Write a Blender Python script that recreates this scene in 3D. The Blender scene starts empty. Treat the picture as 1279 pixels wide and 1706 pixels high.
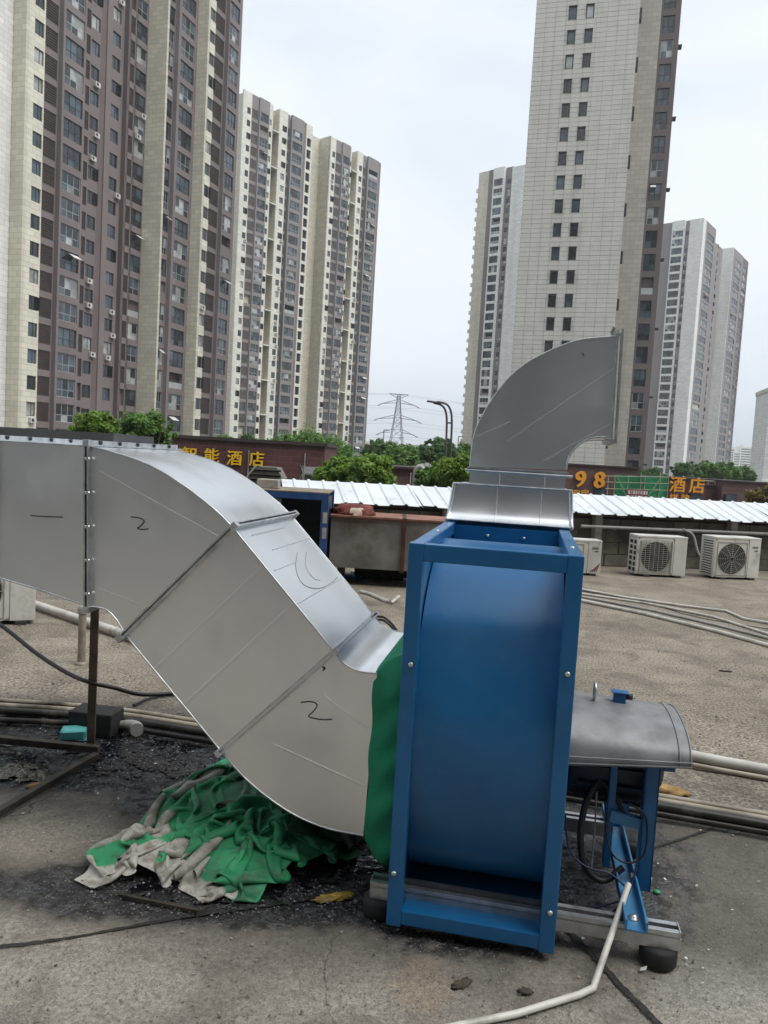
import bpy, bmesh, math, random
import numpy as np
from math import sin, cos, radians, pi, atan, sqrt
from mathutils import Vector, Matrix

random.seed(7)
rng = np.random.default_rng(7)
SC = bpy.context.scene
COL = SC.collection

# ------------------------------------------------------------------ camera
FPX, CX, CY, EYE = 1250.0, 639.5, 853.0, 1.6
PITCH, ROLL = radians(4.12), atan(.058)
_fw = np.array([0, cos(PITCH), -sin(PITCH)])
_U = np.array([0, sin(PITCH), cos(PITCH)])
_X = np.array([1., 0, 0])
_R = cos(ROLL)*_X + sin(ROLL)*_U
_UP = cos(ROLL)*_U - sin(ROLL)*_X
_C = np.array([0, 0, EYE])
cam = bpy.data.cameras.new('camera')
cam.sensor_fit = 'VERTICAL'
cam.sensor_height = 36.0
cam.lens = FPX/1706*36
cam.clip_start = .05
cam.clip_end = 6000
camo = bpy.data.objects.new('camera', cam)
COL.objects.link(camo)
mw = Matrix.Identity(4)
for i in range(3):
    mw[i][0] = _R[i]; mw[i][1] = _UP[i]; mw[i][2] = -_fw[i]; mw[i][3] = _C[i]
camo.matrix_world = mw
SC.camera = camo

# ------------------------------------------------------------------ light
SUN_AZ, SUN_EL = radians(118), radians(58)      # azimuth clockwise from +Y
world = bpy.data.worlds.new('World')
SC.world = world
world.use_nodes = True
nt = world.node_tree
nt.nodes.clear()
out = nt.nodes.new('ShaderNodeOutputWorld')
bg = nt.nodes.new('ShaderNodeBackground')
sky = nt.nodes.new('ShaderNodeTexSky')
sky.sky_type = 'NISHITA'
sky.sun_disc = False
sky.sun_elevation = SUN_EL
sky.sun_rotation = SUN_AZ
tc = nt.nodes.new('ShaderNodeTexCoord')
mp = nt.nodes.new('ShaderNodeMapping')
mp.inputs['Scale'].default_value = (1.0, 1.0, 2.2)
nz = nt.nodes.new('ShaderNodeTexNoise')
nz.inputs['Scale'].default_value = 1.7
nz.inputs['Detail'].default_value = 7
nz.inputs['Roughness'].default_value = .5
nz.inputs['Distortion'].default_value = .6
rp = nt.nodes.new('ShaderNodeValToRGB')
rp.color_ramp.elements[0].position = .34
rp.color_ramp.elements[0].color = (7.3, 8.25, 9.3, 1)
rp.color_ramp.elements[1].position = .62
rp.color_ramp.elements[1].color = (9.5, 10.0, 10.5, 1)
mx = nt.nodes.new('ShaderNodeMixRGB')
mx.inputs['Fac'].default_value = .95             # thick cloud over a clear sky
nt.links.new(tc.outputs['Generated'], mp.inputs['Vector'])
nt.links.new(mp.outputs['Vector'], nz.inputs['Vector'])
nt.links.new(nz.outputs['Fac'], rp.inputs['Fac'])
nt.links.new(sky.outputs['Color'], mx.inputs['Color1'])
nt.links.new(rp.outputs['Color'], mx.inputs['Color2'])
nt.links.new(mx.outputs['Color'], bg.inputs['Color'])
bg.inputs['Strength'].default_value = .054
nt.links.new(bg.outputs['Background'], out.inputs['Surface'])
sl = bpy.data.lights.new('sun', 'SUN')
sl.energy = 1.5
sl.angle = radians(40)
sl.color = (1, .97, .92)
so = bpy.data.objects.new('sun', sl)
COL.objects.link(so)
sd = Vector((sin(SUN_AZ)*cos(SUN_EL), cos(SUN_AZ)*cos(SUN_EL), sin(SUN_EL)))
so.rotation_euler = sd.to_track_quat('Z', 'Y').to_euler()
so.location = (30, -20, 60)
SC.view_settings.view_transform = 'Standard'
SC.view_settings.look = 'None'
SC.view_settings.exposure = 0.98
SC.view_settings.gamma = 1
SC.render.engine = 'CYCLES'
SC.cycles.use_denoising = True
SC.cycles.max_bounces = 6
SC.cycles.diffuse_bounces = 3
SC.cycles.glossy_bounces = 3
SC.cycles.volume_bounces = 0
SC.cycles.caustics_reflective = False
SC.cycles.caustics_refractive = False

# ------------------------------------------------------------------ survey helpers: photograph pixel -> place
def ray(x, y):
    return _fw + _R*(x-CX)/FPX - _UP*(y-CY)/FPX
def G(x, y, z=0.0):
    d = ray(x, y); return _C + d*((z-EYE)/d[2])
def P(x, y, o, n):
    d = ray(x, y); return _C + d*(np.dot(np.array(o)-_C, n)/np.dot(d, n))
def atY(x, y, Y):
    d = ray(x, y); return _C + d*(Y/d[1])

# ------------------------------------------------------------------ materials
MATS = {}
def nodes(name):
    m = bpy.data.materials.new(name); m.use_nodes = True
    t = m.node_tree
    b = t.nodes['Principled BSDF']
    return m, t, b
def N(t, ty, **kw):
    n = t.nodes.new(ty)
    for k, v in kw.items():
        if k in n.inputs: n.inputs[k].default_value = v
        else: setattr(n, k, v)
    return n
def L(t, a, b): t.links.new(a, b)
def mixc(t, fac, c1, c2, blend='MIX'):
    n = t.nodes.new('ShaderNodeMixRGB'); n.blend_type = blend
    for k, v in (('Fac', fac), ('Color1', c1), ('Color2', c2)):
        if hasattr(v, 'is_linked'): L(t, v, n.inputs[k])
        elif isinstance(v, (int, float)): n.inputs[k].default_value = v
        else: n.inputs[k].default_value = (*v[:3], 1)
    return n.outputs['Color']
def math_(t, op, a, b=None, c=None, clamp=False):
    n = t.nodes.new('ShaderNodeMath'); n.operation = op; n.use_clamp = clamp
    for i, v in enumerate((a, b, c)):
        if v is None: continue
        if hasattr(v, 'is_linked'): L(t, v, n.inputs[i])
        else: n.inputs[i].default_value = v
    return n.outputs[0]
def noise(t, vec, scale, detail=4, rough=.55, dist=0.):
    n = N(t, 'ShaderNodeTexNoise', Scale=scale, Detail=detail, Roughness=rough, Distortion=dist)
    if vec is not None: L(t, vec, n.inputs['Vector'])
    return n.outputs['Fac']
def ramp(t, fac, a, b, smooth=True):
    n = t.nodes.new('ShaderNodeMapRange'); n.interpolation_type = 'SMOOTHSTEP' if smooth else 'LINEAR'
    n.inputs['From Min'].default_value = a; n.inputs['From Max'].default_value = b
    L(t, fac, n.inputs['Value']); return n.outputs['Result']
def wpos(t, scale=None):
    g = t.nodes.new('ShaderNodeNewGeometry')
    if scale is None: return g.outputs['Position']
    m = t.nodes.new('ShaderNodeMapping'); m.inputs['Scale'].default_value = scale
    L(t, g.outputs['Position'], m.inputs['Vector']); return m.outputs['Vector']
def bump(t, b, h, strength, dist=.01):
    n = N(t, 'ShaderNodeBump', Strength=strength, Distance=dist)
    L(t, h, n.inputs['Height']); L(t, n.outputs['Normal'], b.inputs['Normal']); return n

def mat(name, col, rough=.6, metal=0., var=.25, vscale=3., bumps=None, spec=.5, dirt=None, streak=0.):
    """plain surface with mottled colour, optional dirt patches, vertical rain streaks and fine relief"""
    if name in MATS: return MATS[name]
    m, t, b = nodes(name)
    p = wpos(t)
    n1 = noise(t, p, vscale, 5)
    lo = tuple(c*(1-var) for c in col); hi = tuple(min(1, c*(1+var)) for c in col)
    c = mixc(t, ramp(t, n1, .3, .7), lo, hi)
    if dirt:
        dc, amt, ds = dirt
        n2 = noise(t, p, ds, 6, .65)
        c = mixc(t, math_(t, 'MULTIPLY', ramp(t, n2, .5, .72), amt), c, dc)
    if streak:
        n3 = noise(t, wpos(t, (1.2, 1.2, .04)), 1.6, 4, .6)
        c = mixc(t, math_(t, 'MULTIPLY', ramp(t, n3, .5, .75), streak), c, tuple(k*.55 for k in col))
    L(t, c, b.inputs['Base Color'])
    b.inputs['Metallic'].default_value = metal
    b.inputs['Specular IOR Level'].default_value = spec
    n4 = noise(t, p, vscale*2.3, 3)
    r = math_(t, 'MULTIPLY_ADD', n4, .25, rough-.12, clamp=True)
    L(t, r, b.inputs['Roughness'])
    if bumps:
        bump(t, b, noise(t, p, bumps[0], 4), bumps[1], bumps[2] if len(bumps) > 2 else .01)
    MATS[name] = m
    return m

def galv(name, col, rough, scuff=.5):
    m, t, b = nodes(name)
    p = wpos(t)
    big = noise(t, p, 1.3, 3, .5)
    c = mixc(t, ramp(t, big, .3, .7), tuple(k*.9 for k in col), tuple(k*1.05 for k in col))
    sm = ramp(t, noise(t, wpos(t, (1, 1, 1)), 2.2, 2, .5), .4, .75)
    c = mixc(t, math_(t, 'MULTIPLY', sm, .12*scuff), c, (.3, .3, .3))
    stk = ramp(t, noise(t, wpos(t, (5, 5, .3)), 1.0, 2, .5), .35, .7)
    smu = ramp(t, noise(t, p, 4.5, 2, .5), .5, .75)
    c = mixc(t, math_(t, 'MULTIPLY', stk, .10), c, tuple(k*.7 for k in col))
    c = mixc(t, math_(t, 'MULTIPLY', smu, .12), c, (.42, .40, .37))
    L(t, c, b.inputs['Base Color'])
    b.inputs['Metallic'].default_value = 1
    r = math_(t, 'MULTIPLY_ADD', smu, .10, rough)
    r = math_(t, 'MULTIPLY_ADD', stk, .05, r)
    r = math_(t, 'MULTIPLY_ADD', sm, .07, r)
    L(t, r, b.inputs['Roughness'])
    bump(t, b, noise(t, p, 2.4, 2, .4), .24, .02)
    MATS[name] = m
    return m

GALV = galv('galvanised_steel', (.84, .86, .88), .285)
GALV_OLD = mat('weathered_zinc_sheet', (.24, .24, .22), .6, .5, .25, 3., (8, .3), dirt=((.10, .05, .03), .6, 2.2), streak=.5)
GALV_EDGE = mat('zinc_flange', (.56, .58, .6), .42, 1., .2, 20.)
COVER = mat('brushed_sheet_cover', (.25, .255, .26), .5, .4, .25, 7., (50, .08))
BLUE = mat('blue_enamel', (.006, .108, .275), .36, 0., .08, 4., (2.0, .06, .02), spec=.55, streak=.25, dirt=((.04, .15, .32), .25, 14.))
BLUE2 = mat('blue_enamel_channel', (.05, .19, .36), .4, .0, .15, 6.)
BLUEDK = mat('old_blue_enamel', (.012, .06, .19), .45, 0., .25, 5., dirt=((.12, .09, .06), .4, 3.))
ALU = mat('aluminium_profile', (.55, .56, .57), .4, .9, .15, 20., dirt=((.2, .19, .17), .4, 12.))
RUBBER = mat('black_rubber', (.014, .014, .014), .75, 0, .3, 30)
BLACK = mat('black_plastic', (.012, .012, .013), .5, 0, .3, 30)
DARK = mat('dark_interior', (.012, .012, .013), .9, 0, .3, 5)
MOTOR = mat('dark_motor_paint', (.012, .02, .035), .55, 0, .3, 12)
STEEL_DIRTY = mat('grimy_angle_iron', (.055, .045, .035), .5, .35, .5, 9., (30, .3), dirt=((.015, .012, .01), .8, 4.))
BOLT = mat('zinc_bolt', (.6, .62, .6), .35, .9, .15, 60)
PVC = mat('white_pvc', (.55, .53, .48), .45, 0, .12, 6., dirt=((.2, .17, .13), .6, 7.))
PVC_GREY = mat('grey_pvc', (.33, .33, .31), .5, 0, .15, 6., dirt=((.12, .11, .09), .6, 5.))
PVC_GRIMY = mat('grimy_pvc', (.3, .26, .2), .45, 0, .35, 5., dirt=((.015, .013, .012), .95, 3.))
PIPE_BLACK = mat('oil_blackened_pipe', (.018, .016, .015), .4, 0, .5, 6., dirt=((.2, .17, .13), .5, 5.))
CABLE = mat('black_cable', (.012, .012, .013), .45, 0, .2, 20)
CABLE_BLUE = mat('dark_blue_wire', (.012, .014, .06), .45, 0, .2, 20)
CONC = mat('concrete_block_face', (.17, .155, .13), .9, 0, .3, 3., (40, .5), dirt=((.05, .045, .04), .75, 1.6), streak=.6)
CONC_LT = mat('pale_concrete', (.36, .34, .3), .9, 0, .25, 5., (40, .4), dirt=((.12, .11, .1), .6, 3.))
MORTAR = mat('mortar', (.11, .1, .09), .95, 0, .3, 8., (50, .4))
TIN = mat('white_tin_roof', (.72, .76, .8), .42, .15, .08, 2., (6, .1), dirt=((.3, .29, .27), .4, 4.))
RUST = mat('rust_red_lid', (.25, .12, .085), .75, 0, .3, 4., (20, .3), dirt=((.12, .05, .03), .7, 6.))
RUST_EDGE = mat('rusty_edge', (.07, .028, .018), .85, 0, .45, 9., (30, .4))
AC_WHITE = mat('ac_white_enamel', (.62, .61, .57), .45, 0, .08, 3., dirt=((.26, .23, .18), .6, 4.), streak=.4)
AC_GRILLE = mat('ac_grille', (.34, .34, .31), .55, 0, .15, 12)
AC_DARK = mat('ac_fan_dark', (.035, .035, .032), .7, 0, .3, 10)
INK = mat('black_marker', (.012, .012, .014), .6, 0, .2, 30)
LOGO = mat('logo_grey', (.07, .08, .1), .5, 0, .1, 9)
LOGO_RED = mat('logo_red', (.35, .03, .04), .5, 0, .1, 9)
TEXT_Y = mat('yellow_sign_letter', (.85, .5, .02), .45, 0, .06, 4)
TEXT_O = mat('orange_sign_letter', (.8, .33, .02), .45, 0, .06, 4)
LETTER_SIDE = mat('letter_return', (.25, .13, .02), .5, 0, .1, 4)
GREEN_NET = mat('green_scaffold_net', (.025, .24, .10), .85, 0, .2, .8)
BAMBOO = mat('scaffold_pole', (.3, .3, .2), .6, 0, .2, 2)
BANNER = mat('red_banner', (.2, .03, .04), .8, 0, .2, 1)
WHITE = mat('white_plain', (.75, .74, .7), .6, 0, .05, 9)
TEAL = mat('teal_plastic', (.12, .45, .45), .5, 0, .15, 9)
TARP_BLUE = mat('blue_cloth', (.02, .035, .10), .85, 0, .4, 9, (60, .4))
SACK = mat('red_brown_sack', (.16, .045, .035), .9, 0, .4, 10, (60, .5))
SACK_LT = mat('sack_lining', (.5, .4, .33), .9, 0, .25, 14)
CARTON = mat('yellow_wrapper', (.45, .3, .05), .5, 0, .35, 18, dirt=((.15, .08, .03), .8, 20))
BOARD = mat('tan_board', (.32, .2, .07), .8, 0, .35, 12, dirt=((.1, .06, .03), .8, 14))
LAMP_MET = mat('dark_lamp_post', (.085, .085, .085), .5, .3, .1, 3)
PYLON = mat('pylon_steel', (.17, .175, .19), .6, .2, .1, .2)
OVERP = mat('overpass_concrete', (.28, .275, .26), .9, 0, .15, .15, streak=.3)
BARK = mat('bark', (.07, .055, .04), .9, 0, .4, 3, (12, .5))

def tiled(name, col, tw, th, joint=.03, depth=.25, var=.1, rough=.7, streak=.3, line=.7):
    """wall cladding seen from far: fine joints as relief and colour, in the wall's own plane"""
    m, t, b = nodes(name)
    tc = t.nodes.new('ShaderNodeTexCoord')
    s = N(t, 'ShaderNodeSeparateXYZ'); L(t, tc.outputs['Object'], s.inputs[0])
    cmb = N(t, 'ShaderNodeCombineXYZ')
    L(t, math_(t, 'ADD', s.outputs[0], s.outputs[1]), cmb.inputs[0]); L(t, s.outputs[2], cmb.inputs[1])
    br = N(t, 'ShaderNodeTexBrick', Scale=1.0)
    br.offset = 0.5
    br.inputs['Brick Width'].default_value = tw; br.inputs['Row Height'].default_value = th
    br.inputs['Mortar Size'].default_value = joint; br.inputs['Mortar Smooth'].default_value = .3
    br.inputs['Color1'].default_value = (*[c*(1-var) for c in col], 1)
    br.inputs['Color2'].default_value = (*[min(1, c*(1+var)) for c in col], 1)
    br.inputs['Mortar'].default_value = (*[c*line for c in col], 1)
    L(t, cmb.outputs[0], br.inputs['Vector'])
    c = br.outputs['Color']
    n3 = noise(t, wpos(t, (1., 1., .03)), .5, 4, .6)
    c = mixc(t, math_(t, 'MULTIPLY', ramp(t, n3, .48, .75), streak), c, tuple(k*.6 for k in col))
    n2 = noise(t, wpos(t), .08, 4, .6)
    c = mixc(t, math_(t, 'MULTIPLY', ramp(t, n2, .45, .7), .22), c, tuple(k*.75 for k in col))
    L(t, c, b.inputs['Base Color']); b.inputs['Roughness'].default_value = rough
    bump(t, b, math_(t, 'SUBTRACT', 1., br.outputs['Fac']), depth, .02)
    MATS[name] = m
    return m
CREAM = tiled('cream_tile_cladding', (.70, .665, .55), 1.2, .6)
CREAMW = tiled('white_tile_cladding', (.76, .755, .73), 1.2, .6)
CREAMM = tiled('warm_white_cladding', (.70, .69, .61), 1.2, .6)
BEIGE = tiled('beige_render', (.62, .58, .465), 1.2, .6)
BROWN = tiled('brown_render', (.15, .118, .114), 2.4, 3.0, .02, .1, .06, .8, .25, .8)
BROWN2 = tiled('mauve_brown_render', (.205, .17, .166), 2.4, 3.0, .02, .1, .06, .8, .25, .8)
GREYBR = tiled('grey_brown_render', (.25, .228, .222), 2.4, 3.0, .02, .1, .06, .8, .25, .8)
MAROON = tiled('maroon_wall_tile', (.105, .042, .040), .6, .3, .02, .3, .18, .6, .35, 1.5)
MAROON2 = tiled('dull_maroon_wall_tile', (.12, .062, .056), .6, .3, .02, .3, .18, .6, .35, 1.4)
COPING = mat('dark_coping', (.05, .035, .033), .7, 0, .2, 1)
PARAPET = mat('slate_grey_sheet', (.07, .075, .08), .6, 0, .15, .6)
LOUVRE_GREY = mat('grey_brown_louvre', (.12, .1, .096), .7, 0, .2, .7)
LOUVRE = mat('brown_louvre', (.06, .042, .039), .7, 0, .2, .7)
FRAME_DK = mat('dark_window_frame', (.035, .033, .032), .5, .2, .1, 1)
FRAME_LT = mat('pale_window_frame', (.42, .44, .44), .5, .2, .1, 1)
SLAB = mat('pale_slab', (.6, .59, .55), .8, 0, .1, .5)
PANEL = mat('grey_beige_panel', (.62, .595, .54), .75, 0, .05, .6, streak=.22)

def glass(name, col, rough=.08):
    m, t, b = nodes(name)
    n = noise(t, wpos(t), .45, 3)
    c = mixc(t, ramp(t, n, .35, .65), tuple(k*.55 for k in col), tuple(k*1.35 for k in col))
    L(t, c, b.inputs['Base Color'])
    b.inputs['Roughness'].default_value = rough
    b.inputs['Specular IOR Level'].default_value = .75
    MATS[name] = m
    return m
PANES = [glass('dark_pane', (.022, .027, .032)), glass('blue_grey_pane', (.06, .088, .108)),
         glass('curtained_pane', (.36, .37, .36), .25), glass('open_dark_pane', (.012, .012, .012), .4)]

# ------------------------------------------------------------------ mesh builder
class MB:
    def __init__(s): s.v = []; s.f = []; s.m = []; s.s = []
    def add(s, vs, fs, mi=0, smooth=False):
        o = len(s.v); s.v.extend([tuple(map(float, p)) for p in vs])
        for f in fs: s.f.append(tuple(i+o for i in f)); s.m.append(mi); s.s.append(smooth)
    def box(s, x0, x1, y0, y1, z0, z1, mi=0):
        s.add([(x0, y0, z0), (x1, y0, z0), (x1, y1, z0), (x0, y1, z0), (x0, y0, z1), (x1, y0, z1), (x1, y1, z1), (x0, y1, z1)],
              [(0, 3, 2, 1), (4, 5, 6, 7), (0, 1, 5, 4), (1, 2, 6, 5), (2, 3, 7, 6), (3, 0, 4, 7)], mi)
    def bar(s, p, q, w, h, up=(0, 0, 1), mi=0):
        """rectangular bar from p to q, w across, h along up"""
        p = Vector(p); q = Vector(q); d = (q-p).normalized(); u = Vector(up)
        r = d.cross(u)
        if r.length < 1e-4: r = d.cross(Vector((1, 0, 0)))
        r.normalize(); u = r.cross(d).normalized()
        c = [(-w/2, -h/2), (w/2, -h/2), (w/2, h/2), (-w/2, h/2)]
        vs = [p + r*a + u*b for a, b in c] + [q + r*a + u*b for a, b in c]
        s.add(vs, [(3, 2, 1, 0), (4, 5, 6, 7), (0, 1, 5, 4), (1, 2, 6, 5), (2, 3, 7, 6), (3, 0, 4, 7)], mi)
    def tube(s, pts, r, n=8, mi=0, cap=True, flat=1.0, flatb=1.0):
        pts = [Vector(p) for p in pts]; k = len(pts)
        rs = r if isinstance(r, (list, tuple)) else [r]*k
        t0 = (pts[1]-pts[0]).normalized()
        a = Vector((0, 0, 1)) if abs(t0.z) < .9 else Vector((1, 0, 0))
        nrm = (a - t0*a.dot(t0)).normalized(); vs = []
        for i in range(k):
            t = (pts[min(i+1, k-1)]-pts[max(i-1, 0)]).normalized()
            nrm = (nrm - t*nrm.dot(t)).normalized(); b = t.cross(nrm)
            for j in range(n):
                an = 2*pi*j/n; vs.append(pts[i] + (nrm*cos(an)*flat + b*sin(an)*flatb)*rs[i])
        fs = [(i*n+j, i*n+(j+1) % n, (i+1)*n+(j+1) % n, (i+1)*n+j) for i in range(k-1) for j in range(n)]
        s.add(vs, fs, mi, True)
        if cap:
            s.add(vs[:n], [tuple(range(n-1, -1, -1))], mi); s.add(vs[-n:], [tuple(range(n))], mi)
    def prism(s, prof, y0, y1, mi=0, smooth=False, caps=True):
        """profile in x,z (any winding) pushed from y0 to y1"""
        n = len(prof)
        ar = sum(prof[i][0]*prof[(i+1) % n][1]-prof[(i+1) % n][0]*prof[i][1] for i in range(n))
        if ar < 0: prof = prof[::-1]
        a = [(x, y0, z) for x, z in prof]; b = [(x, y1, z) for x, z in prof]
        if caps:
            s.add(a, [tuple(range(n))], mi); s.add(b, [tuple(range(n-1, -1, -1))], mi)
        s.add(a+b, [(i, i+n, (i+1) % n+n, (i+1) % n) for i in range(n)], mi, smooth)
    def lathe(s, prof, c=(0, 0, 0), n=24, mi=0, axis='z', smooth=True):
        vs = []
        for r, h in prof:
            for j in range(n):
                a = 2*pi*j/n
                p = (r*cos(a), r*sin(a), h) if axis == 'z' else ((r*cos(a), h, r*sin(a)) if axis == 'y' else (h, r*cos(a), r*sin(a)))
                vs.append((p[0]+c[0], p[1]+c[1], p[2]+c[2]))
        fs = [(i*n+j, i*n+(j+1) % n, (i+1)*n+(j+1) % n, (i+1)*n+j) for i in range(len(prof)-1) for j in range(n)]
        s.add(vs, fs, mi, smooth)
    def mesh(s, name, mats):
        me = bpy.data.meshes.new(name)
        me.from_pydata(s.v, [], s.f)
        mats = mats if isinstance(mats, (list, tuple)) else [mats]
        for m in mats: me.materials.append(m)
        me.polygons.foreach_set('material_index', s.m)
        me.polygons.foreach_set('use_smooth', s.s)
        me.update()
        return me
    def build(s, name, mats, parent=None, bevel=0., loc=None, fix=False):
        me = s.mesh(name, mats)
        if bevel or fix:
            b = bmesh.new(); b.from_mesh(me)
            if fix: bmesh.ops.recalc_face_normals(b, faces=b.faces)
            if bevel:
                es = [e for e in b.edges if len(e.link_faces) == 2 and e.calc_face_angle(0) > .6]
                bmesh.ops.bevel(b, geom=es, offset=bevel, segments=2, affect='EDGES', profile=.6, clamp_overlap=True)
            b.to_mesh(me); b.free()
        return ob(name, me, parent, loc)
def ob(name, me, parent=None, loc=None, rotz=None):
    o = bpy.data.objects.new(name, me); COL.objects.link(o)
    if parent is not None: o.parent = parent
    if loc is not None: o.location = loc
    if rotz is not None: o.rotation_euler = (0, 0, rotz)
    return o
def tag(o, label, cat, group=None):
    o['label'] = label; o['category'] = cat
    if group: o['group'] = group
    return o
def thing(name, label, cat, loc=(0, 0, 0), rotz=0, group=None):
    o = ob(name, None, None, loc, rotz); return tag(o, label, cat, group)
def struct(o): o['kind'] = 'structure'; return o
def stuff(o): o['kind'] = 'stuff'; return o
def spline(pts, n=8):
    """smooth curve through the points"""
    p = [np.array(q, float) for q in pts]; p = [2*p[0]-p[1]] + p + [2*p[-1]-p[-2]]; r = []
    for i in range(1, len(p)-2):
        for k in range(n):
            t = k/n
            r.append(.5*((2*p[i]) + (-p[i-1]+p[i+1])*t + (2*p[i-1]-5*p[i]+4*p[i+1]-p[i+2])*t*t + (-p[i-1]+3*p[i]-3*p[i+1]+p[i+2])*t**3))
    r.append(p[-2]); return r
def text_mesh(s, size, extrude, mats, bold=0.):
    cu = bpy.data.curves.new('t', 'FONT'); cu.body = s; cu.size = size; cu.extrude = extrude; cu.offset = bold*size
    cu.align_x = 'CENTER'; cu.align_y = 'CENTER'; cu.resolution_u = 3
    o = bpy.data.objects.new('t', cu); COL.objects.link(o)
    dg = bpy.context.evaluated_depsgraph_get(); dg.update()
    me = bpy.data.meshes.new_from_object(o.evaluated_get(dg))
    bpy.data.objects.remove(o); bpy.data.curves.remove(cu)
    # stand it up: x right, z up, face towards -y
    me.transform(Matrix.Rotation(pi/2, 4, 'X'))
    xs = [v.co.x for v in me.vertices]; zs = [v.co.z for v in me.vertices]
    if xs: me.transform(Matrix.Translation((-(min(xs)+max(xs))/2, 0, -(min(zs)+max(zs))/2)))
    me.materials.clear()
    for m in mats: me.materials.append(m)
    me.polygons.foreach_set('material_index', [0 if p.normal.y < -.5 or len(mats) == 1 else 1 for p in me.polygons])
    return me

GZ = -7.0                                         # street level below the roof
# ================================================================== SETTING
FL = np.array([.086, 2.427, 0.]); FA = radians(-11.1)           # fan corner and heading on the roof
FU = np.array([cos(FA), sin(FA), 0]); FV = np.array([-sin(FA), cos(FA), 0])
def V(x, y, d):                                                  # pixel -> fan frame, on the upright plane v = d
    q = P(x, y, FL+FV*d, FV)-FL; return (float(q@FU), float(q[2]))
def GF(x, y, z=0.0):
    q = G(x, y, z)-FL; return (float(q@FU), float(q@FV), float(z))
def W(u, v, z=0.): return FL + FU*u + FV*v + np.array([0, 0, z])

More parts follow.
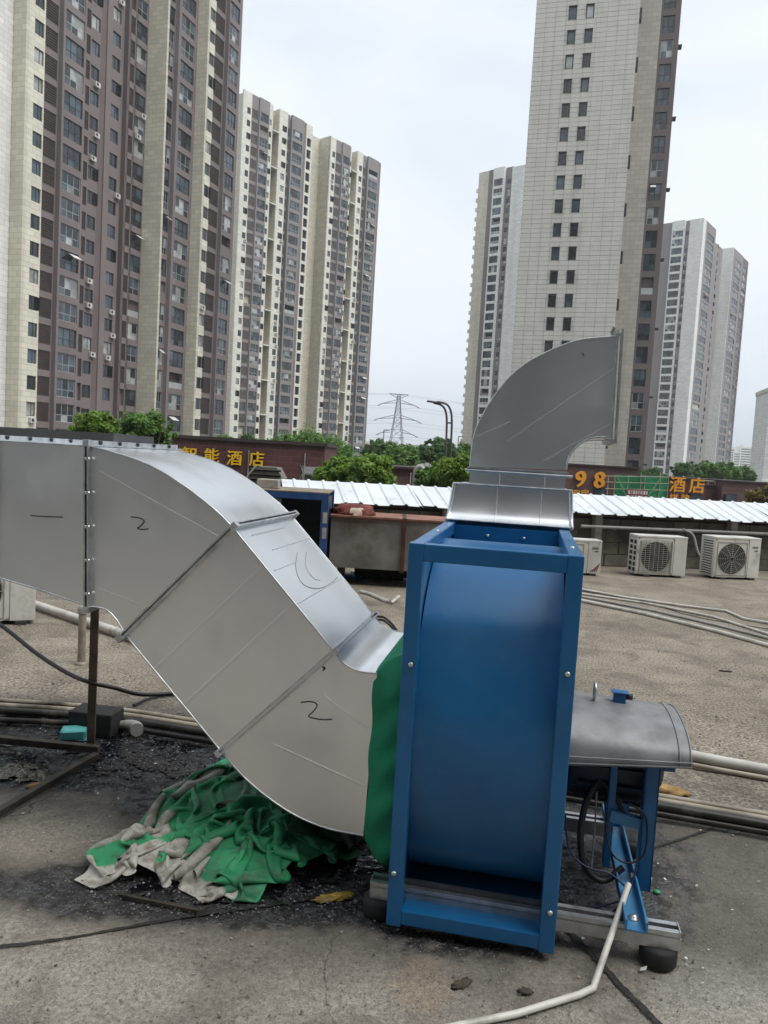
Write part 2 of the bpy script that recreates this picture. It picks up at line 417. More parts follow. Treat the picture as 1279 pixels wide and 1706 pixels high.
def ground_material():
    m, t, b = nodes('roof_screed')
    p = wpos(t)
    s = N(t, 'ShaderNodeSeparateXYZ'); L(t, p, s.inputs[0])
    vv = math_(t, 'ADD', math_(t, 'MULTIPLY', math_(t, 'SUBTRACT', s.outputs[0], .086), .193),
               math_(t, 'MULTIPLY', math_(t, 'SUBTRACT', s.outputs[1], 2.427), .981))
    nA = noise(t, p, 1.1, 5, .6); nB = noise(t, p, 7., 6, .65); nC = noise(t, p, 55., 4, .7); nD = noise(t, p, 170., 3, .7)
    far = ramp(t, math_(t, 'ADD', vv, math_(t, 'MULTIPLY', math_(t, 'SUBTRACT', nB, .5), .7)), 1.3, 1.55)
    near = mixc(t, ramp(t, nA, .35, .65), (.195, .174, .147), (.33, .303, .262))
    near = mixc(t, ramp(t, nB, .35, .68), near, (.275, .253, .218))
    farc = mixc(t, ramp(t, nA, .3, .7), (.19, .165, .135), (.30, .265, .22))
    farc = mixc(t, math_(t, 'MULTIPLY', ramp(t, noise(t, p, 2.6, 6, .7), .45, .7), .5), farc, (.15, .132, .11))
    c = mixc(t, far, near, farc)
    # algae-dark damp tracks on the far roof
    dk = ramp(t, noise(t, wpos(t, (.45, 1.7, 1)), .9, 6, .65), .5, .68)
    c = mixc(t, math_(t, 'MULTIPLY', dk, .55), c, (.10, .09, .076))
    for (px, py, rx, ry, col) in [(545, 1530, .10, .05, (.26, .2, .13)), (700, 1640, .1, .12, (.33, .27, .2)), (180, 1640, .35, .12, (.30, .28, .24)), (470, 1650, .3, .1, (.29, .27, .23)), (1180, 1640, .25, .12, (.3, .28, .25)), (60, 1420, .25, .3, (.26, .23, .19))]:
        q = G(px, py); mp = N(t, 'ShaderNodeMapping'); mp.inputs['Scale'].default_value = (1/rx, 1/ry, 0); mp.inputs['Location'].default_value = (-q[0]/rx, -q[1]/ry, 0)
        L(t, p, mp.inputs['Vector']); ln = N(t, 'ShaderNodeVectorMath'); ln.operation = 'LENGTH'; L(t, mp.outputs[0], ln.inputs[0])
        c = mixc(t, math_(t, 'MULTIPLY', ramp(t, math_(t, 'ADD', ln.outputs['Value'], math_(t, 'MULTIPLY', math_(t, 'SUBTRACT', nB, .5), 2.2)), 1.3, .5), .7), c, col)
    # hairline cracks
    vo = N(t, 'ShaderNodeTexVoronoi', Scale=1.1); vo.feature = 'DISTANCE_TO_EDGE'
    wv = N(t, 'ShaderNodeVectorMath'); wv.operation = 'ADD'; nv = N(t, 'ShaderNodeTexNoise', Scale=5., Detail=4); L(t, p, nv.inputs['Vector'])
    sv = N(t, 'ShaderNodeVectorMath'); sv.operation = 'SCALE'; sv.inputs['Scale'].default_value = .25; L(t, nv.outputs['Color'], sv.inputs[0]); L(t, p, wv.inputs[0]); L(t, sv.outputs[0], wv.inputs[1]); L(t, wv.outputs[0], vo.inputs['Vector'])
    crk = math_(t, 'MULTIPLY', ramp(t, vo.outputs['Distance'], .006, .0015), ramp(t, noise(t, p, .8, 3), .5, .6))
    c = mixc(t, math_(t, 'MULTIPLY', crk, .7), c, (.04, .035, .03))
    # gravel speckle
    c = mixc(t, math_(t, 'MULTIPLY_ADD', far, .55, .42), c, mixc(t, ramp(t, nC, .25, .75), (.12, .12, .12), (.9, .88, .84)), 'OVERLAY')
    c = mixc(t, .4, c, mixc(t, ramp(t, nD, .25, .75), (.1, .1, .1), (.9, .9, .88)), 'OVERLAY')
    pale = ramp(t, noise(t, p, 90., 2, .5), .66, .72)
    c = mixc(t, math_(t, 'MULTIPLY', pale, .5), c, (.42, .4, .36))
    # spilt grease and wet soot
    warp = math_(t, 'MULTIPLY', math_(t, 'SUBTRACT', noise(t, p, 4.5, 7, .7), .5), 1.5)
    stain = None; damp = None
    for (px, py, rx, ry, k) in [(70, 1235, .75, .42, 1), (190, 1270, .5, .25, 1), (300, 1255, .42, .3, 1), (420, 1300, .45, .4, 1), (330, 1490, .62, .13, .9),
                                (560, 1455, .5, .22, 1), (760, 1440, .5, .4, 1), (900, 1400, .45, .5, .8)]:
        q = G(px, py)
        mp = N(t, 'ShaderNodeMapping'); mp.vector_type = 'POINT'
        mp.inputs['Scale'].default_value = (1/rx, 1/ry, 0); mp.inputs['Location'].default_value = (-q[0]/rx, -q[1]/ry, 0)
        L(t, p, mp.inputs['Vector'])
        ln = N(t, 'ShaderNodeVectorMath'); ln.operation = 'LENGTH'; L(t, mp.outputs[0], ln.inputs[0])
        d = math_(t, 'ADD', ln.outputs['Value'], warp)
        i = math_(t, 'MULTIPLY', ramp(t, d, 1.5, 1.15), k)
        j = ramp(t, d, 2.3, 1.2)
        stain = i if stain is None else math_(t, 'MAXIMUM', stain, i)
        damp = j if damp is None else math_(t, 'MAXIMUM', damp, j)
    for (px, py, rx, ry) in [(1150, 1430, .55, .45), (640, 1500, 1.0, .4), (400, 1460, .8, .3), (1180, 1520, .5, .35), (1130, 1370, 1.2, .18)]:
        q = G(px, py)
        mp = N(t, 'ShaderNodeMapping'); mp.inputs['Scale'].default_value = (1/rx, 1/ry, 0); mp.inputs['Location'].default_value = (-q[0]/rx, -q[1]/ry, 0)
        L(t, p, mp.inputs['Vector'])
        ln = N(t, 'ShaderNodeVectorMath'); ln.operation = 'LENGTH'; L(t, mp.outputs[0], ln.inputs[0])
        damp = math_(t, 'MAXIMUM', damp, ramp(t, math_(t, 'ADD', ln.outputs['Value'], math_(t, 'MULTIPLY', warp, .6)), 1.4, .5))
    old = math_(t, 'MULTIPLY', ramp(t, noise(t, p, 1.9, 6, .68, .5), .5, .62), .42)
    c = mixc(t, old, c, (.09, .078, .064))
    c = mixc(t, math_(t, 'MULTIPLY', damp, .68), c, (.065, .056, .047))
    soot = mixc(t, ramp(t, noise(t, p, 30., 5, .7), .42, .62), (.005, .005, .006), (.026, .026, .029))
    c = mixc(t, stain, c, soot)
    L(t, c, b.inputs['Base Color'])
    wet = math_(t, 'MULTIPLY', stain, ramp(t, noise(t, p, 16., 5, .65), .44, .54))
    r = math_(t, 'SUBTRACT', .92, math_(t, 'MULTIPLY', damp, .12)); r = math_(t, 'SUBTRACT', r, math_(t, 'MULTIPLY', wet, .70))
    L(t, r, b.inputs['Roughness'])
    L(t, math_(t, 'MULTIPLY_ADD', wet, .6, .4), b.inputs['Specular IOR Level'])
    h = math_(t, 'ADD', math_(t, 'MULTIPLY', nC, 1.), math_(t, 'ADD', math_(t, 'MULTIPLY', nB, 1.6), math_(t, 'MULTIPLY', nD, .6)))
    h = math_(t, 'ADD', h, math_(t, 'MULTIPLY', math_(t, 'MULTIPLY', noise(t, p, 28., 5, .65), stain), 2.2))
    bump(t, b, h, .6, .013)
    return m
SCREED = ground_material()

mb = MB()                                                        # the flat roof: a gently uneven sheet on its slab
xs = np.concatenate([np.linspace(-26, -3.2, 12), np.linspace(-3, 3, 121), np.linspace(3.2, 26, 12)])
ys = np.concatenate([np.linspace(-14, .8, 6), np.linspace(1, 5, 81), np.linspace(5.3, 18, 24)])
def hgt(x, y):
    k = max(0, min(1, (3.2-abs(x))*2, (y-.8)*2, (5.2-y)*2))
    return k*(.003*sin(7*x+2*sin(3*y))*cos(6*y+x) + .002*sin(19*x+5)*sin(17*y)) - .004*k
vs = [(x, y, hgt(x, y)) for y in ys for x in xs]; nx = len(xs)
mb.add(vs, [(j*nx+i, j*nx+i+1, (j+1)*nx+i+1, (j+1)*nx+i) for j in range(len(ys)-1) for i in range(nx-1)], 0, True)
mb.box(-26, 26, -14, 18, GZ, -.03)
roof = struct(mb.build('rooftop_floor', SCREED))
STREET = mat('street_ground', (.12, .125, .11), .95, 0, .3, .05)
mb = MB(); mb.add([(-1590, -1590, GZ-.02), (1590, -1590, GZ-.02), (1590, 2190, GZ-.02), (-1590, 2190, GZ-.02)], [(0, 1, 2, 3)])
struct(mb.build('street_ground', STREET))

# bitumen-filled slab joints
TAR = mat('bitumen', (.02, .018, .016), .7, 0, .4, 30, (60, .6))
def joint(pix, w, seed):
    r = random.Random(seed); pts = [G(*q) for q in pix]; c = spline(pts, 14); l = []; rr = []
    for i, p in enumerate(c):
        t = c[min(i+1, len(c)-1)]-c[max(i-1, 0)]; n = np.array([-t[1], t[0], 0]); n = n/np.linalg.norm(n)
        a = w*(.55+.7*r.random()); b_ = w*(.55+.7*r.random())
        l.append(p+n*a); rr.append(p-n*b_)
    k = len(c); m = MB()
    z = .004
    vs = [(p[0], p[1], z) for p in l]+[(p[0], p[1], z) for p in rr]
    m.add(vs, [(k+i, k+i+1, i+1, i) for i in range(k-1)])
    m.build('joint', TAR, roof)
joint([(-60, 1585), (120, 1563), (300, 1530), (480, 1505), (610, 1480)], .007, 1)
joint([(935, 1540), (985, 1590), (1040, 1650), (1110, 1720)], .011, 2)
joint([(1062, 1420), (1130, 1400), (1190, 1380)], .006, 3)
joint([(965, 985), (1060, 1000), (1160, 1028), (1290, 1050)], .02, 4)

# ------------------------------------------------------------------ low block wall with its tin canopy
WO = np.array([4.72, 12.75, 0]); WA = radians(12.5); WD = np.array([cos(WA), sin(WA), 0]); WNv = np.array([-sin(WA), cos(WA), 0])
wall = thing('block_wall', 'stained concrete block wall standing behind the air conditioners', 'wall', WO, WA)
mb = MB(); mb.box(-16, 9, .012, .2, 0, .80); mb.box(-16, 9, .10, .22, .80, .965); mb.build('mortar_and_eave_shade', MORTAR, wall)  # mortar backing; its dark upper strip stands in for shade under the eave
for row in range(4):
    h0 = .01+row*.2
    x = -16.0+(.25 if row % 2 else 0)
    while x < 8.9:
        w = .49; mb = MB(); d = random.uniform(0, .008)
        mb.box(x, min(x+w-.012, 9), 0-d, .15, h0, h0+.188)
        mb.build('concrete_block', CONC, wall, .006); x += .5
canopy = thing('tin_canopy', 'long white corrugated tin canopy over the block wall', 'canopy', WO, WA)
def sheet(x0, x1, tilt, drop):
    m = MB(); n = int((x1-x0)/.235); prof = []
    for i in range(n):
        a = x0+i*.235
        prof += [(a, 0), (a+.165, 0), (a+.185, .02), (a+.21, .02), (a+.235, 0)]
    k = len(prof); ya, yb = -.32, .58
    za, zb = .885+drop, 1.17
    rows = 5; vs = []
    for j in range(rows):
        s = j/(rows-1)
        for i, (x, h) in enumerate(prof):
            sag = .012*sin(i*.37+x)*(1-s)
            vs.append((x, ya+(yb-ya)*s, za+(zb-za)*s+h+tilt*(x-x0)+sag))
    m.add(vs, [(j*k+i, j*k+i+1, (j+1)*k+i+1, (j+1)*k+i) for j in range(rows-1) for i in range(k-1)])
    o = m.build('roof_sheet', TIN, canopy)
    md = o.modifiers.new('thick', 'SOLIDIFY'); md.thickness = .006
    return o
_q = P(468, 806, WO+WNv*.58, WNv); XL = float((_q-WO)@WD); x = XL; r_ = random.Random(3)
while x < 8.5:
    w = .235*r_.choice([4, 4, 5]); sheet(x, x+w+.02, r_.uniform(-.006, .006), r_.uniform(-.012, .012)); x += w
for px in (-3.9, -3.63, -1.3, 1.25, 3.9, 6.2):
    mb = MB(); mb.box(px, px+.13, -.16, -.03, 0, .9); mb.build('pillar', CONC_LT, canopy, .01)
mb = MB(); mb.bar((XL, -.1, .865), (8.5, -.1, .865), .05, .05); mb.bar((XL, .5, 1.1), (8.5, .5, 1.1), .05, .05); mb.build('purlin', STEEL_DIRTY, canopy)
mb = MB(); mb.tube([(-1.6, -.24, .68), (2, -.24, .675), (8.5, -.24, .68)], .026, 10)
tag(mb.build('conduit_pipe', PVC_GREY, None, loc=None), 'long grey conduit pipe running under the tin eave along the block wall', 'pipe')
o = bpy.data.objects['conduit_pipe']; o.location = WO; o.rotation_euler = (0, 0, WA)
mb = MB()
for px in (-1.0, 1.3, 2.9, 4.9): mb.box(px, px+.03, -.245, 0, .64, .66)
mb.build('bracket', PVC_GREY, o)

# ------------------------------------------------------------------ towers
class Tower:
    def __init__(s, name, label, org, phi, base=GZ):
        s.d = np.array([sin(phi), cos(phi), 0]); s.n = np.array([cos(phi), -sin(phi), 0])
        s.o = np.array([org[0], org[1], base]); s.root = thing(name, label, 'building', s.o, pi/2-phi)
        s.walls = {}; s.cache = {}; s.r = random.Random(hash(label) % 9999 if False else len(label))
        s.extra = MB()
    def fx(s, px, py=None, y=0.):                  # pixel column -> local x on the plane local y
        py = s.py if py is None else py
        q = P(px, py, s.o - s.n*y, s.n)-s.o; return float(q@s.d)
    def sy(s, px, x, py=None):                     # pixel column -> local y on the plane local x
        py = s.py if py is None else py
        q = P(px, py, s.o + s.d*x, s.d)-s.o; return float(-(q@s.n))
    def wall(s, m): return s.walls.setdefault(m.name, (MB(), m))[0]
    def put(s, face, pos, a0, a1, d0, d1, z0, z1, m):
        if a0 > a1: a0, a1 = a1, a0
        if face == 'f': s.wall(m).box(a0, a1, pos+d0, pos+d1, z0, z1)
        else: s.wall(m).box(pos+d0, pos+d1, a0, a1, z0, z1)
    def win_mesh(s, w, h, kind, var):
        key = (round(w, 2), round(h, 2), kind, var)
        if key in s.cache: return s.cache[key]
        fr = FRAME_LT if kind in ('bay', 'white') else FRAME_DK
        if kind == 'bay': fr = FRAME_LT if var % 2 else FRAME_DK
        m = MB(); t = .07; w2 = w/2
        m.box(-w2, w2, -.02, .06, 0, t); m.box(-w2, w2, -.02, .06, h-t, h)
        m.box(-w2, -w2+t, -.02, .06, t, h-t); m.box(w2-t, w2, -.02, .06, t, h-t)
        if kind in ('bay', 'white'):
            n = max(2, int(round(w/.9)))
            for i in range(1, n): x = -w2+w*i/n; m.box(x-.03, x+.03, -.02, .05, t, h-t)
            m.box(-w2+t, w2-t, -.015, .05, h*.38, h*.38+.06)
        else:
            x = w*.12 if var % 2 else -w*.08
            m.box(x-.03, x+.03, -.02, .05, t, h-t)
            if var == 2: m.box(w2, w2+.04, -.45, 0, t, h-t)     # a sash left open
        fm = m.mesh('window', [fr])
        g = MB(); pm = [PANES[0], PANES[1], PANES[0], PANES[2]][var % 4]
        if kind == 'bay':
            n = max(2, int(round(w/.9))); rr = random.Random(int(w*100)+var*7)
            for i in range(n):
                for (za, zb) in ((t, h*.38), (h*.38+.06, h-t)):
                    g.box(-w2+w*i/n+.035, -w2+w*(i+1)/n-.035, .01, .03, za, zb, rr.choice([0, 1, 1, 2, 0, 2] if var in (1, 3) else [0, 1, 1, 0]))
            gm = g.mesh('pane', [PANES[0], PANES[1], PANES[2]])
        else:
            g.box(-w2+t, w2-t, .01, .03, t, h-t); gm = g.mesh('pane', pm)
        # joined version for far towers
        j = MB(); j.v = list(m.v); j.f = list(m.f); j.m = list(m.m); j.s = list(m.s)
        o = len(j.v); j.v += g.v; j.f += [tuple(i+o for i in f) for f in g.f]; j.m += [k+1 for k in g.m]; j.s += g.s
        jm = j.mesh('window', [fr] + ([PANES[0], PANES[1], PANES[2]] if kind == 'bay' else [pm]))
        s.cache[key] = (fm, gm, jm); return s.cache[key]
    def louvre_mesh(s, w, h):
        key = ('lv', round(w, 2), round(h, 2))
        if key in s.cache: return s.cache[key]
        m = MB(); n = 8
        m.box(-w/2, w/2, .06, .1, 0, h)
        for i in range(n):
            z = h*(i+.15)/n; m.box(-w/2, w/2, 0, .07, z, z+h/n*.55)
        s.cache[key] = m.mesh('louvre_panel', getattr(s, 'louvre', LOUVRE)); return s.cache[key]
    def strip(s, face, pos, a0, a1, kind, m, z0, nf, fh=3., w=None, h=1.5, sill=.85, far=True, nvis=99, ac=0., center=.5, thick=.4, zt=None, spand=None, bottom=None):
        """one column of a facade: wall skin with a real opening on each floor and what fills it"""
        if a0 > a1: a0, a1 = a1, a0
        W_ = a1-a0; top = zt if zt is not None else z0+nf*fh; bot = 0 if bottom is None else bottom
        if kind == 'wall':
            s.put(face, pos, a0, a1, 0, thick, bot, top, m); return
        w = w or W_*.5; c = a0+W_*center; b0, b1 = c-w/2, c+w/2
        if b0 > a0+.01: s.put(face, pos, a0, b0, 0, thick, bot, top, m)
        if b1 < a1-.01: s.put(face, pos, b1, a1, 0, thick, bot, top, m)
        zprev = bot; rz = 0 if face == 'f' else -pi/2
        sm = spand or m
        for k in range(nf):
            za = z0+k*fh+sill; zb = za+h
            s.put(face, pos, b0, b1, (.02 if spand else 0), thick, zprev, za, sm); zprev = zb
            ins = .16 if kind != 'louvre' else .08
            loc = (c, pos+ins, za) if face == 'f' else (pos+ins, c, za)
            if kind == 'louvre':
                if s.r.random() < .06: continue
                ob('louvre_panel', s.louvre_mesh(w, h), s.root, loc, rz); continue
            if kind == 'open':
                s.put(face, pos, b0, b1, thick-.02, thick+.02, za, zb, DARK); continue
            var = s.r.choice([0, 0, 1, 1, 2, 3]) if kind == 'win' else s.r.choice([0, 1, 2, 3, 4, 5])
            if kind == 'bay' and s.r.random() < .06: kk = 'openbay'
            else: kk = kind
            nm = 'window' if kind == 'win' else 'bay_window'
            if kk == 'openbay':
                s.put(face, pos, b0, b1, thick+.3, thick+.35, za, zb, DARK)
                s.put(face, pos, b0, b1, .05, .1, za, za+h*.38, s.r.choice([FRAME_LT, BROWN2]))
                continue
            fm, gm, jm = s.win_mesh(w, h, kind, var)
            if far: ob(nm, jm, s.root, loc, rz)
            else:
                o = ob(nm, fm, s.root, loc, rz); ob('pane', gm, o)
            if kind == 'bay' and s.r.random() < .09:
                key = ('aw', round(w, 2))
                if key not in s.cache:
                    m_ = MB(); m_.bar((0, -.02, 0), (0, -.8, -.5), w*.45, .05, (0, 0, 1)); s.cache[key] = m_.mesh('awning', SLAB)
                ob('awning', s.cache[key], s.root, (c+s.r.choice([-.2, .2])*w, pos, za+h*.9) if face == 'f' else (pos, c, za+h*.9), rz)
            if ac and s.r.random() < ac: s.ac(face, pos, c+s.r.uniform(-.2, .5)*w, za-.75)
        s.put(face, pos, b0, b1, (.02 if spand else 0), thick, zprev, top, sm)
    def ac(s, face, pos, a, z):
        if 'ac' not in s.cache:
            m = MB(); m.box(-.42, .42, -.33, 0, 0, .56); m.box(-.38, .4, -.32, 0, -.05, 0)
            m.lathe([(.0, -.334), (.2, -.334), (.2, -.33)], (-.1, 0, .28), 12, 1, 'y', False)
            s.cache['ac'] = m.mesh('air_conditioner', [AC_WHITE, AC_DARK])
        ob('air_conditioner', s.cache['ac'], s.root, (a, pos-.06, z) if face == 'f' else (pos-.06, a, z), 0 if face == 'f' else -pi/2)
    def core(s, x0, x1, y0, y1, z1, m): s.wall(m).box(min(x0, x1), max(x0, x1), min(y0, y1), max(y0, y1), 0, z1)
    def done(s):
        nm = {'cream_tile_cladding': 'cream_wall', 'dull_grey_cladding': 'beige_wall', 'warm_white_cladding': 'cream_wall', 'white_tile_cladding': 'white_wall', 'beige_render': 'beige_wall', 'brown_render': 'brown_wall', 'mauve_brown_render': 'brown_wall',
              'grey_brown_render': 'grey_brown_wall', 'dark_interior': 'dark_room', 'pale_slab': 'slab', 'dark_coping': 'coping', 'pale_window_frame': 'balcony_front', 'grey_beige_panel': 'panelled_wall'}
        for k, (b, m) in s.walls.items(): b.build(nm.get(k, 'wall'), m, s.root)

# --- left tower: long stepped facade receding to the right
PL = radians(19.6)
o = atY(31, 610, 85)
TL = Tower('apartment_tower', 'nearest brown and cream apartment tower filling the left edge', o, PL)
TL.py = 610
FB = -5.8-GZ; NF = 33; TOPL = FB+NF*3+1.5
def Lf(px, y=0.): return TL.fx(px, y=y)
r1 = TL.sy(10, 0.)                                            # how far the cream block stands out
x62, x86, x123 = Lf(62), Lf(86), Lf(123.5)
kw = dict(z0=FB, nf=NF, zt=TOPL, far=False)
# further left: the white block at the picture's edge, standing back
TL.core(-9.0, -.02, r1+.4, 22, TOPL, CREAM)
TL.strip('f', r1, -9.0, -4.0, 'wall', CREAMW, **kw); TL.strip('f', r1, -4.0, -.02, 'wall', CREAMW, **kw)
TL.core(.4, x123-.1, .4, 22, TOPL-.02, BROWN)
TL.strip('s', 0, 0.0, r1+.4, 'wall', BEIGE, **kw)
TL.strip('f', 0, .41, x62, 'win', CREAM, w=1.35, h=1.6, center=.64, ac=.05, **kw)
TL.strip('f', .12, x62, x86, 'louvre', BROWN2, w=x86-x62-.35, h=2.25, sill=.35, **kw)
TL.strip('f', -.5, x86, x123, 'bay', BROWN2, thick=.9, w=(x123-x86)*.82, h=2.2, sill=.45, **kw)
y2 = .9
xb = [Lf(p, y2) for p in (123.5, 136, 152, 161, 169, 185, 190)]
TL.core(x123-.1, xb[-1], y2+.4, 22, TOPL-.8, BROWN)
TL.strip('f', y2, xb[0]+.01, xb[1], 'louvre', BROWN2, w=.9, h=2.2, sill=.4, center=.6, **kw)
TL.strip('f', y2, xb[1], xb[2], 'win', BROWN2, w=1.5, h=1.6, ac=.4, **kw)
TL.strip('f', y2, xb[2], xb[3], 'wall', BROWN, **kw)
TL.strip('f', y2-.15, xb[3], xb[4], 'wall', BROWN2, **kw)
TL.strip('f', y2, xb[4], xb[6], 'win', BROWN2, w=1.5, h=1.6, center=.42, ac=.35, **kw)
# brown block stepping out
y3s = TL.sy(197, xb[6]); xc = [Lf(p, y3s) for p in (197, 208, 228.5)]
TL.core(xb[6]+.4, xc[2], y3s+.4, 22, TOPL-.3, BROWN)
TL.strip('s', xb[6], y3s, y2+.4, 'wall', BROWN, **kw)
TL.strip('f', y3s, xb[6]+.4, xc[1], 'louvre', BROWN2, w=1.6, h=2.2, sill=.4, center=.6, **kw)
TL.strip('f', y3s, xc[1], xc[2], 'bay', BROWN2, w=(xc[2]-xc[1])*.88, h=2.2, sill=.45, ac=.08, **kw)
# beige end wall, then glazed bays
y4 = TL.sy(259, xc[2]); xd = [Lf(p, y4) for p in (259, 273, 303)]
TL.core(xc[2]+.4, xd[2], y4+.4, 22, TOPL+.4, BROWN)
TL.strip('s', xc[2], y4, y3s+.4, 'wall', BEIGE, **kw)
TL.strip('f', y4+.1, xc[2]+.4, xd[1], 'bay', BROWN2, w=(xd[1]-xc[2])*.62, h=2.3, sill=.4, **kw)
TL.strip('f', y4-.5, xd[1], xd[2], 'bay', BROWN2, thick=.9, w=(xd[2]-xd[1])*.74, h=2.2, sill=.45, **kw)
y5 = TL.sy(325, xd[2]); xe = [Lf(p, y5) for p in (325, 335.5, 354, 371.5, 379)]
TL.core(xd[2]+.4, xe[4], y5+.4, 22, TOPL, BROWN)
TL.strip('s', xd[2], y5, y4+.4, 'wall', BEIGE, **kw)
TL.strip('f', y5, xd[2]+.41, xe[1], 'win', CREAM, w=1.35, h=1.6, center=.6, ac=.05, **kw)
TL.strip('f', y5+.1, xe[1], xe[2], 'louvre', BROWN2, w=(xe[2]-xe[1])-.5, h=2.3, sill=.35, **kw)
TL.strip('f', y5-.5, xe[2], xe[3], 'bay', BROWN2, thick=.9, w=(xe[3]-xe[2])*.86, h=2.2, sill=.45, **kw)
TL.strip('f', y5, xe[3], xe[4], 'wall', BROWN2, **kw)
TL.done()

# --- middle tower
PM = radians(38.6)
o = atY(400, 388, 190)
TM = Tower('apartment_tower', 'cream and grey-brown apartment tower between the nearest tower and the pylon', o, PM)
TM.py = 388; TM.louvre = LOUVRE_GREY
topM = float(P(408, 149, TM.o, TM.n)[2])-GZ
NM = 31; ZM = topM-3-NM*3
kw = dict(z0=ZM, nf=NM, zt=topM)
f = lambda p, y=0.: TM.fx(p, y=y)
def half(p, top, first):
    """cream stack, louvres, bays, recess, cream stack, louvres, bays"""
    k = dict(kw); k['zt'] = top
    TM.strip('f', 0, f(p[0]), f(p[1]), 'win', CREAMM, w=1.1, h=1.5, center=.68, ac=.06, **k)
    TM.strip('f', .1, f(p[1]), f(p[2]), 'louvre', GREYBR, w=(f(p[2])-f(p[1]))*.86, h=2.2, sill=.4, **k)
    TM.strip('f', -.3, f(p[2]), f(p[3]), 'bay', GREYBR, thick=.7, w=(f(p[3])-f(p[2]))*.82, h=2.1, sill=.5, **k)
    TM.strip('f', .2, f(p[3]), f(p[4]), 'win', CREAMM, w=.9, h=1.4, center=.45, **k)
    rc = 3.2
    TM.strip('f', rc, f(p[4]), f(p[5])+2.2, 'wall', BEIGE, **k)
    for z in range(0, NM, 3): sb = MB(); sb.box(f(p[4]), f(p[5]), 0, rc+.2, ZM+z*3-.15, ZM+z*3+.15); sb.build('slab', SLAB, TM.root)
    TM.strip('f', 0, f(p[5]), f(p[6]), 'win', CREAMM, w=1.3, h=1.5, center=.6, ac=.25, **k)
    TM.strip('s', f(p[5]), .4, rc, 'wall', BEIGE, **k)
    TM.strip('f', .5, f(p[6]), f(p[7]), 'louvre', GREYBR, w=(f(p[7])-f(p[6]))*.8, h=2.2, sill=.4, **k)
    TM.strip('f', -.25, f(p[7]), f(p[8]), 'bay', GREYBR, thick=.65, w=(f(p[8])-f(p[7]))*.8, h=2.1, sill=.5, ac=.05, **k)
    TM.strip('f', .1, f(p[8]), f(p[9]), 'wall', BROWN2, **k)
    TM.core(f(p[0])+.4, f(p[4]), .7, 16, top-.5, BEIGE); TM.core(f(p[5])+.4, f(p[9])-.05, .95, 16, top-.5, BEIGE); TM.core(f(p[4]), f(p[5])+.4, rc+.4, 16, top-1, BEIGE)
half((396, 410.5, 422.5, 439, 447, 457, 471, 477, 497, 502.5), topM, True)
TM.strip('f', .3, f(503), f(514), 'open', CREAMM, w=(f(514)-f(503))*.62, h=2.2, sill=.4, **kw)
yr = TM.sy(525, f(542))
TM.strip('f', yr, f(514), f(542), 'win', BEIGE, w=1.2, h=1.5, center=.33, ac=.3, **kw)
TM.core(f(503), f(542)+.4, yr+.4, 16, topM-3, BEIGE); TM.core(f(503), f(513.8), .72, yr+.3, topM-2, DARK)
top2 = float(P(552, 227, TM.o, TM.n)[2])-GZ
TM.strip('s', f(542), 0, yr, 'wall', BEIGE, **{**kw, 'zt': top2})
half((542, 552.5, 562.5, 576, 580, 589, 598.5, 606, 624, 628.5), top2, False)
TM.done()

# --- tall panelled tower on the right
PT = radians(90+15.5)
o = atY(865, 424, 101)
TT = Tower('panelled_tower', 'tallest pale panelled tower rising behind the curved exhaust elbow', o, PT)
TT.py = 424
xr = TT.fx(1034); NT = 33
xw1, xw2 = TT.fx(925), TT.fx(953)
zc = float(P(925, 424, TT.o, TT.n)[2])-GZ                      # a window centre on the left column
FT = (zc-1.6) % 3.0
HT = 104.
mb = TT.wall(mat('pale_joint', (.42, .4, .36), .9)); mb.box(0.25, xr-.05, .06, 14, 0, HT-.2)
# the cladding panels, each with its joint; the largest in view are pieces of their own
pw, ph = 1.25, .6
ncol = int(round(xr/pw)); pw = xr/ncol
openings = []
for k in range(NT):
    for cxx in (xw1, xw2): openings.append((cxx-.45, cxx+.45, FT+3*k+.85, FT+3*k+2.4))
pm = {}
rest = MB(); count = 0; pr = random.Random(5)
def panel_piece(x0, x1, z0, z1, single):
    d = pr.uniform(0, .012)
    if single:
        key = (round(x1-x0, 3), round(z1-z0, 3))
        if key not in pm:
            m = MB(); m.box(0, key[0], 0, .09, 0, key[1]); pm[key] = m.mesh('cladding_panel', PANEL)
        ob('cladding_panel', pm[key], TT.root, (x0, -d, z0))
    else: rest.box(x0, x1, -d, .09, z0, z1)
nrow = int(HT/ph)
for j in range(nrow):
    z0, z1 = j*ph+.02, (j+1)*ph-.02
    for i in range(ncol):
        x0, x1 = i*pw+.02, (i+1)*pw-.02
        cuts = [(x0, x1, z0, z1)]
        for (a, b, c_, d_) in openings:
            nc = []
            for (p0, p1, q0, q1) in cuts:
                if p1 <= a or p0 >= b or q1 <= c_ or q0 >= d_: nc.append((p0, p1, q0, q1)); continue
                if p0 < a: nc.append((p0, a, q0, q1))
                if p1 > b: nc.append((b, p1, q0, q1))
                m0, m1 = max(p0, a), min(p1, b)
                if q0 < c_: nc.append((m0, m1, q0, c_))
                if q1 > d_: nc.append((m0, m1, d_, q1))
            cuts = nc
        whole = len(cuts) == 1 and cuts[0] == (x0, x1, z0, z1)
        zz = z0+GZ
        single = whole and 30 < zz < 52 and count < 300
        for q in cuts:
            if q[1]-q[0] > .03 and q[3]-q[2] > .03: panel_piece(*q, single)
        count += single
stuff(rest.build('panel_field', PANEL, TT.root))
hood = MB(); hood.box(-.52, .52, -.2, 0, 0, .09); hood.box(-.49, -.45, -.08, 0, -1.6, 0); hood.box(.45, .49, -.08, 0, -1.6, 0)
hm = hood.mesh('window_surround', FRAME_DK)
TT.r = random.Random(4)
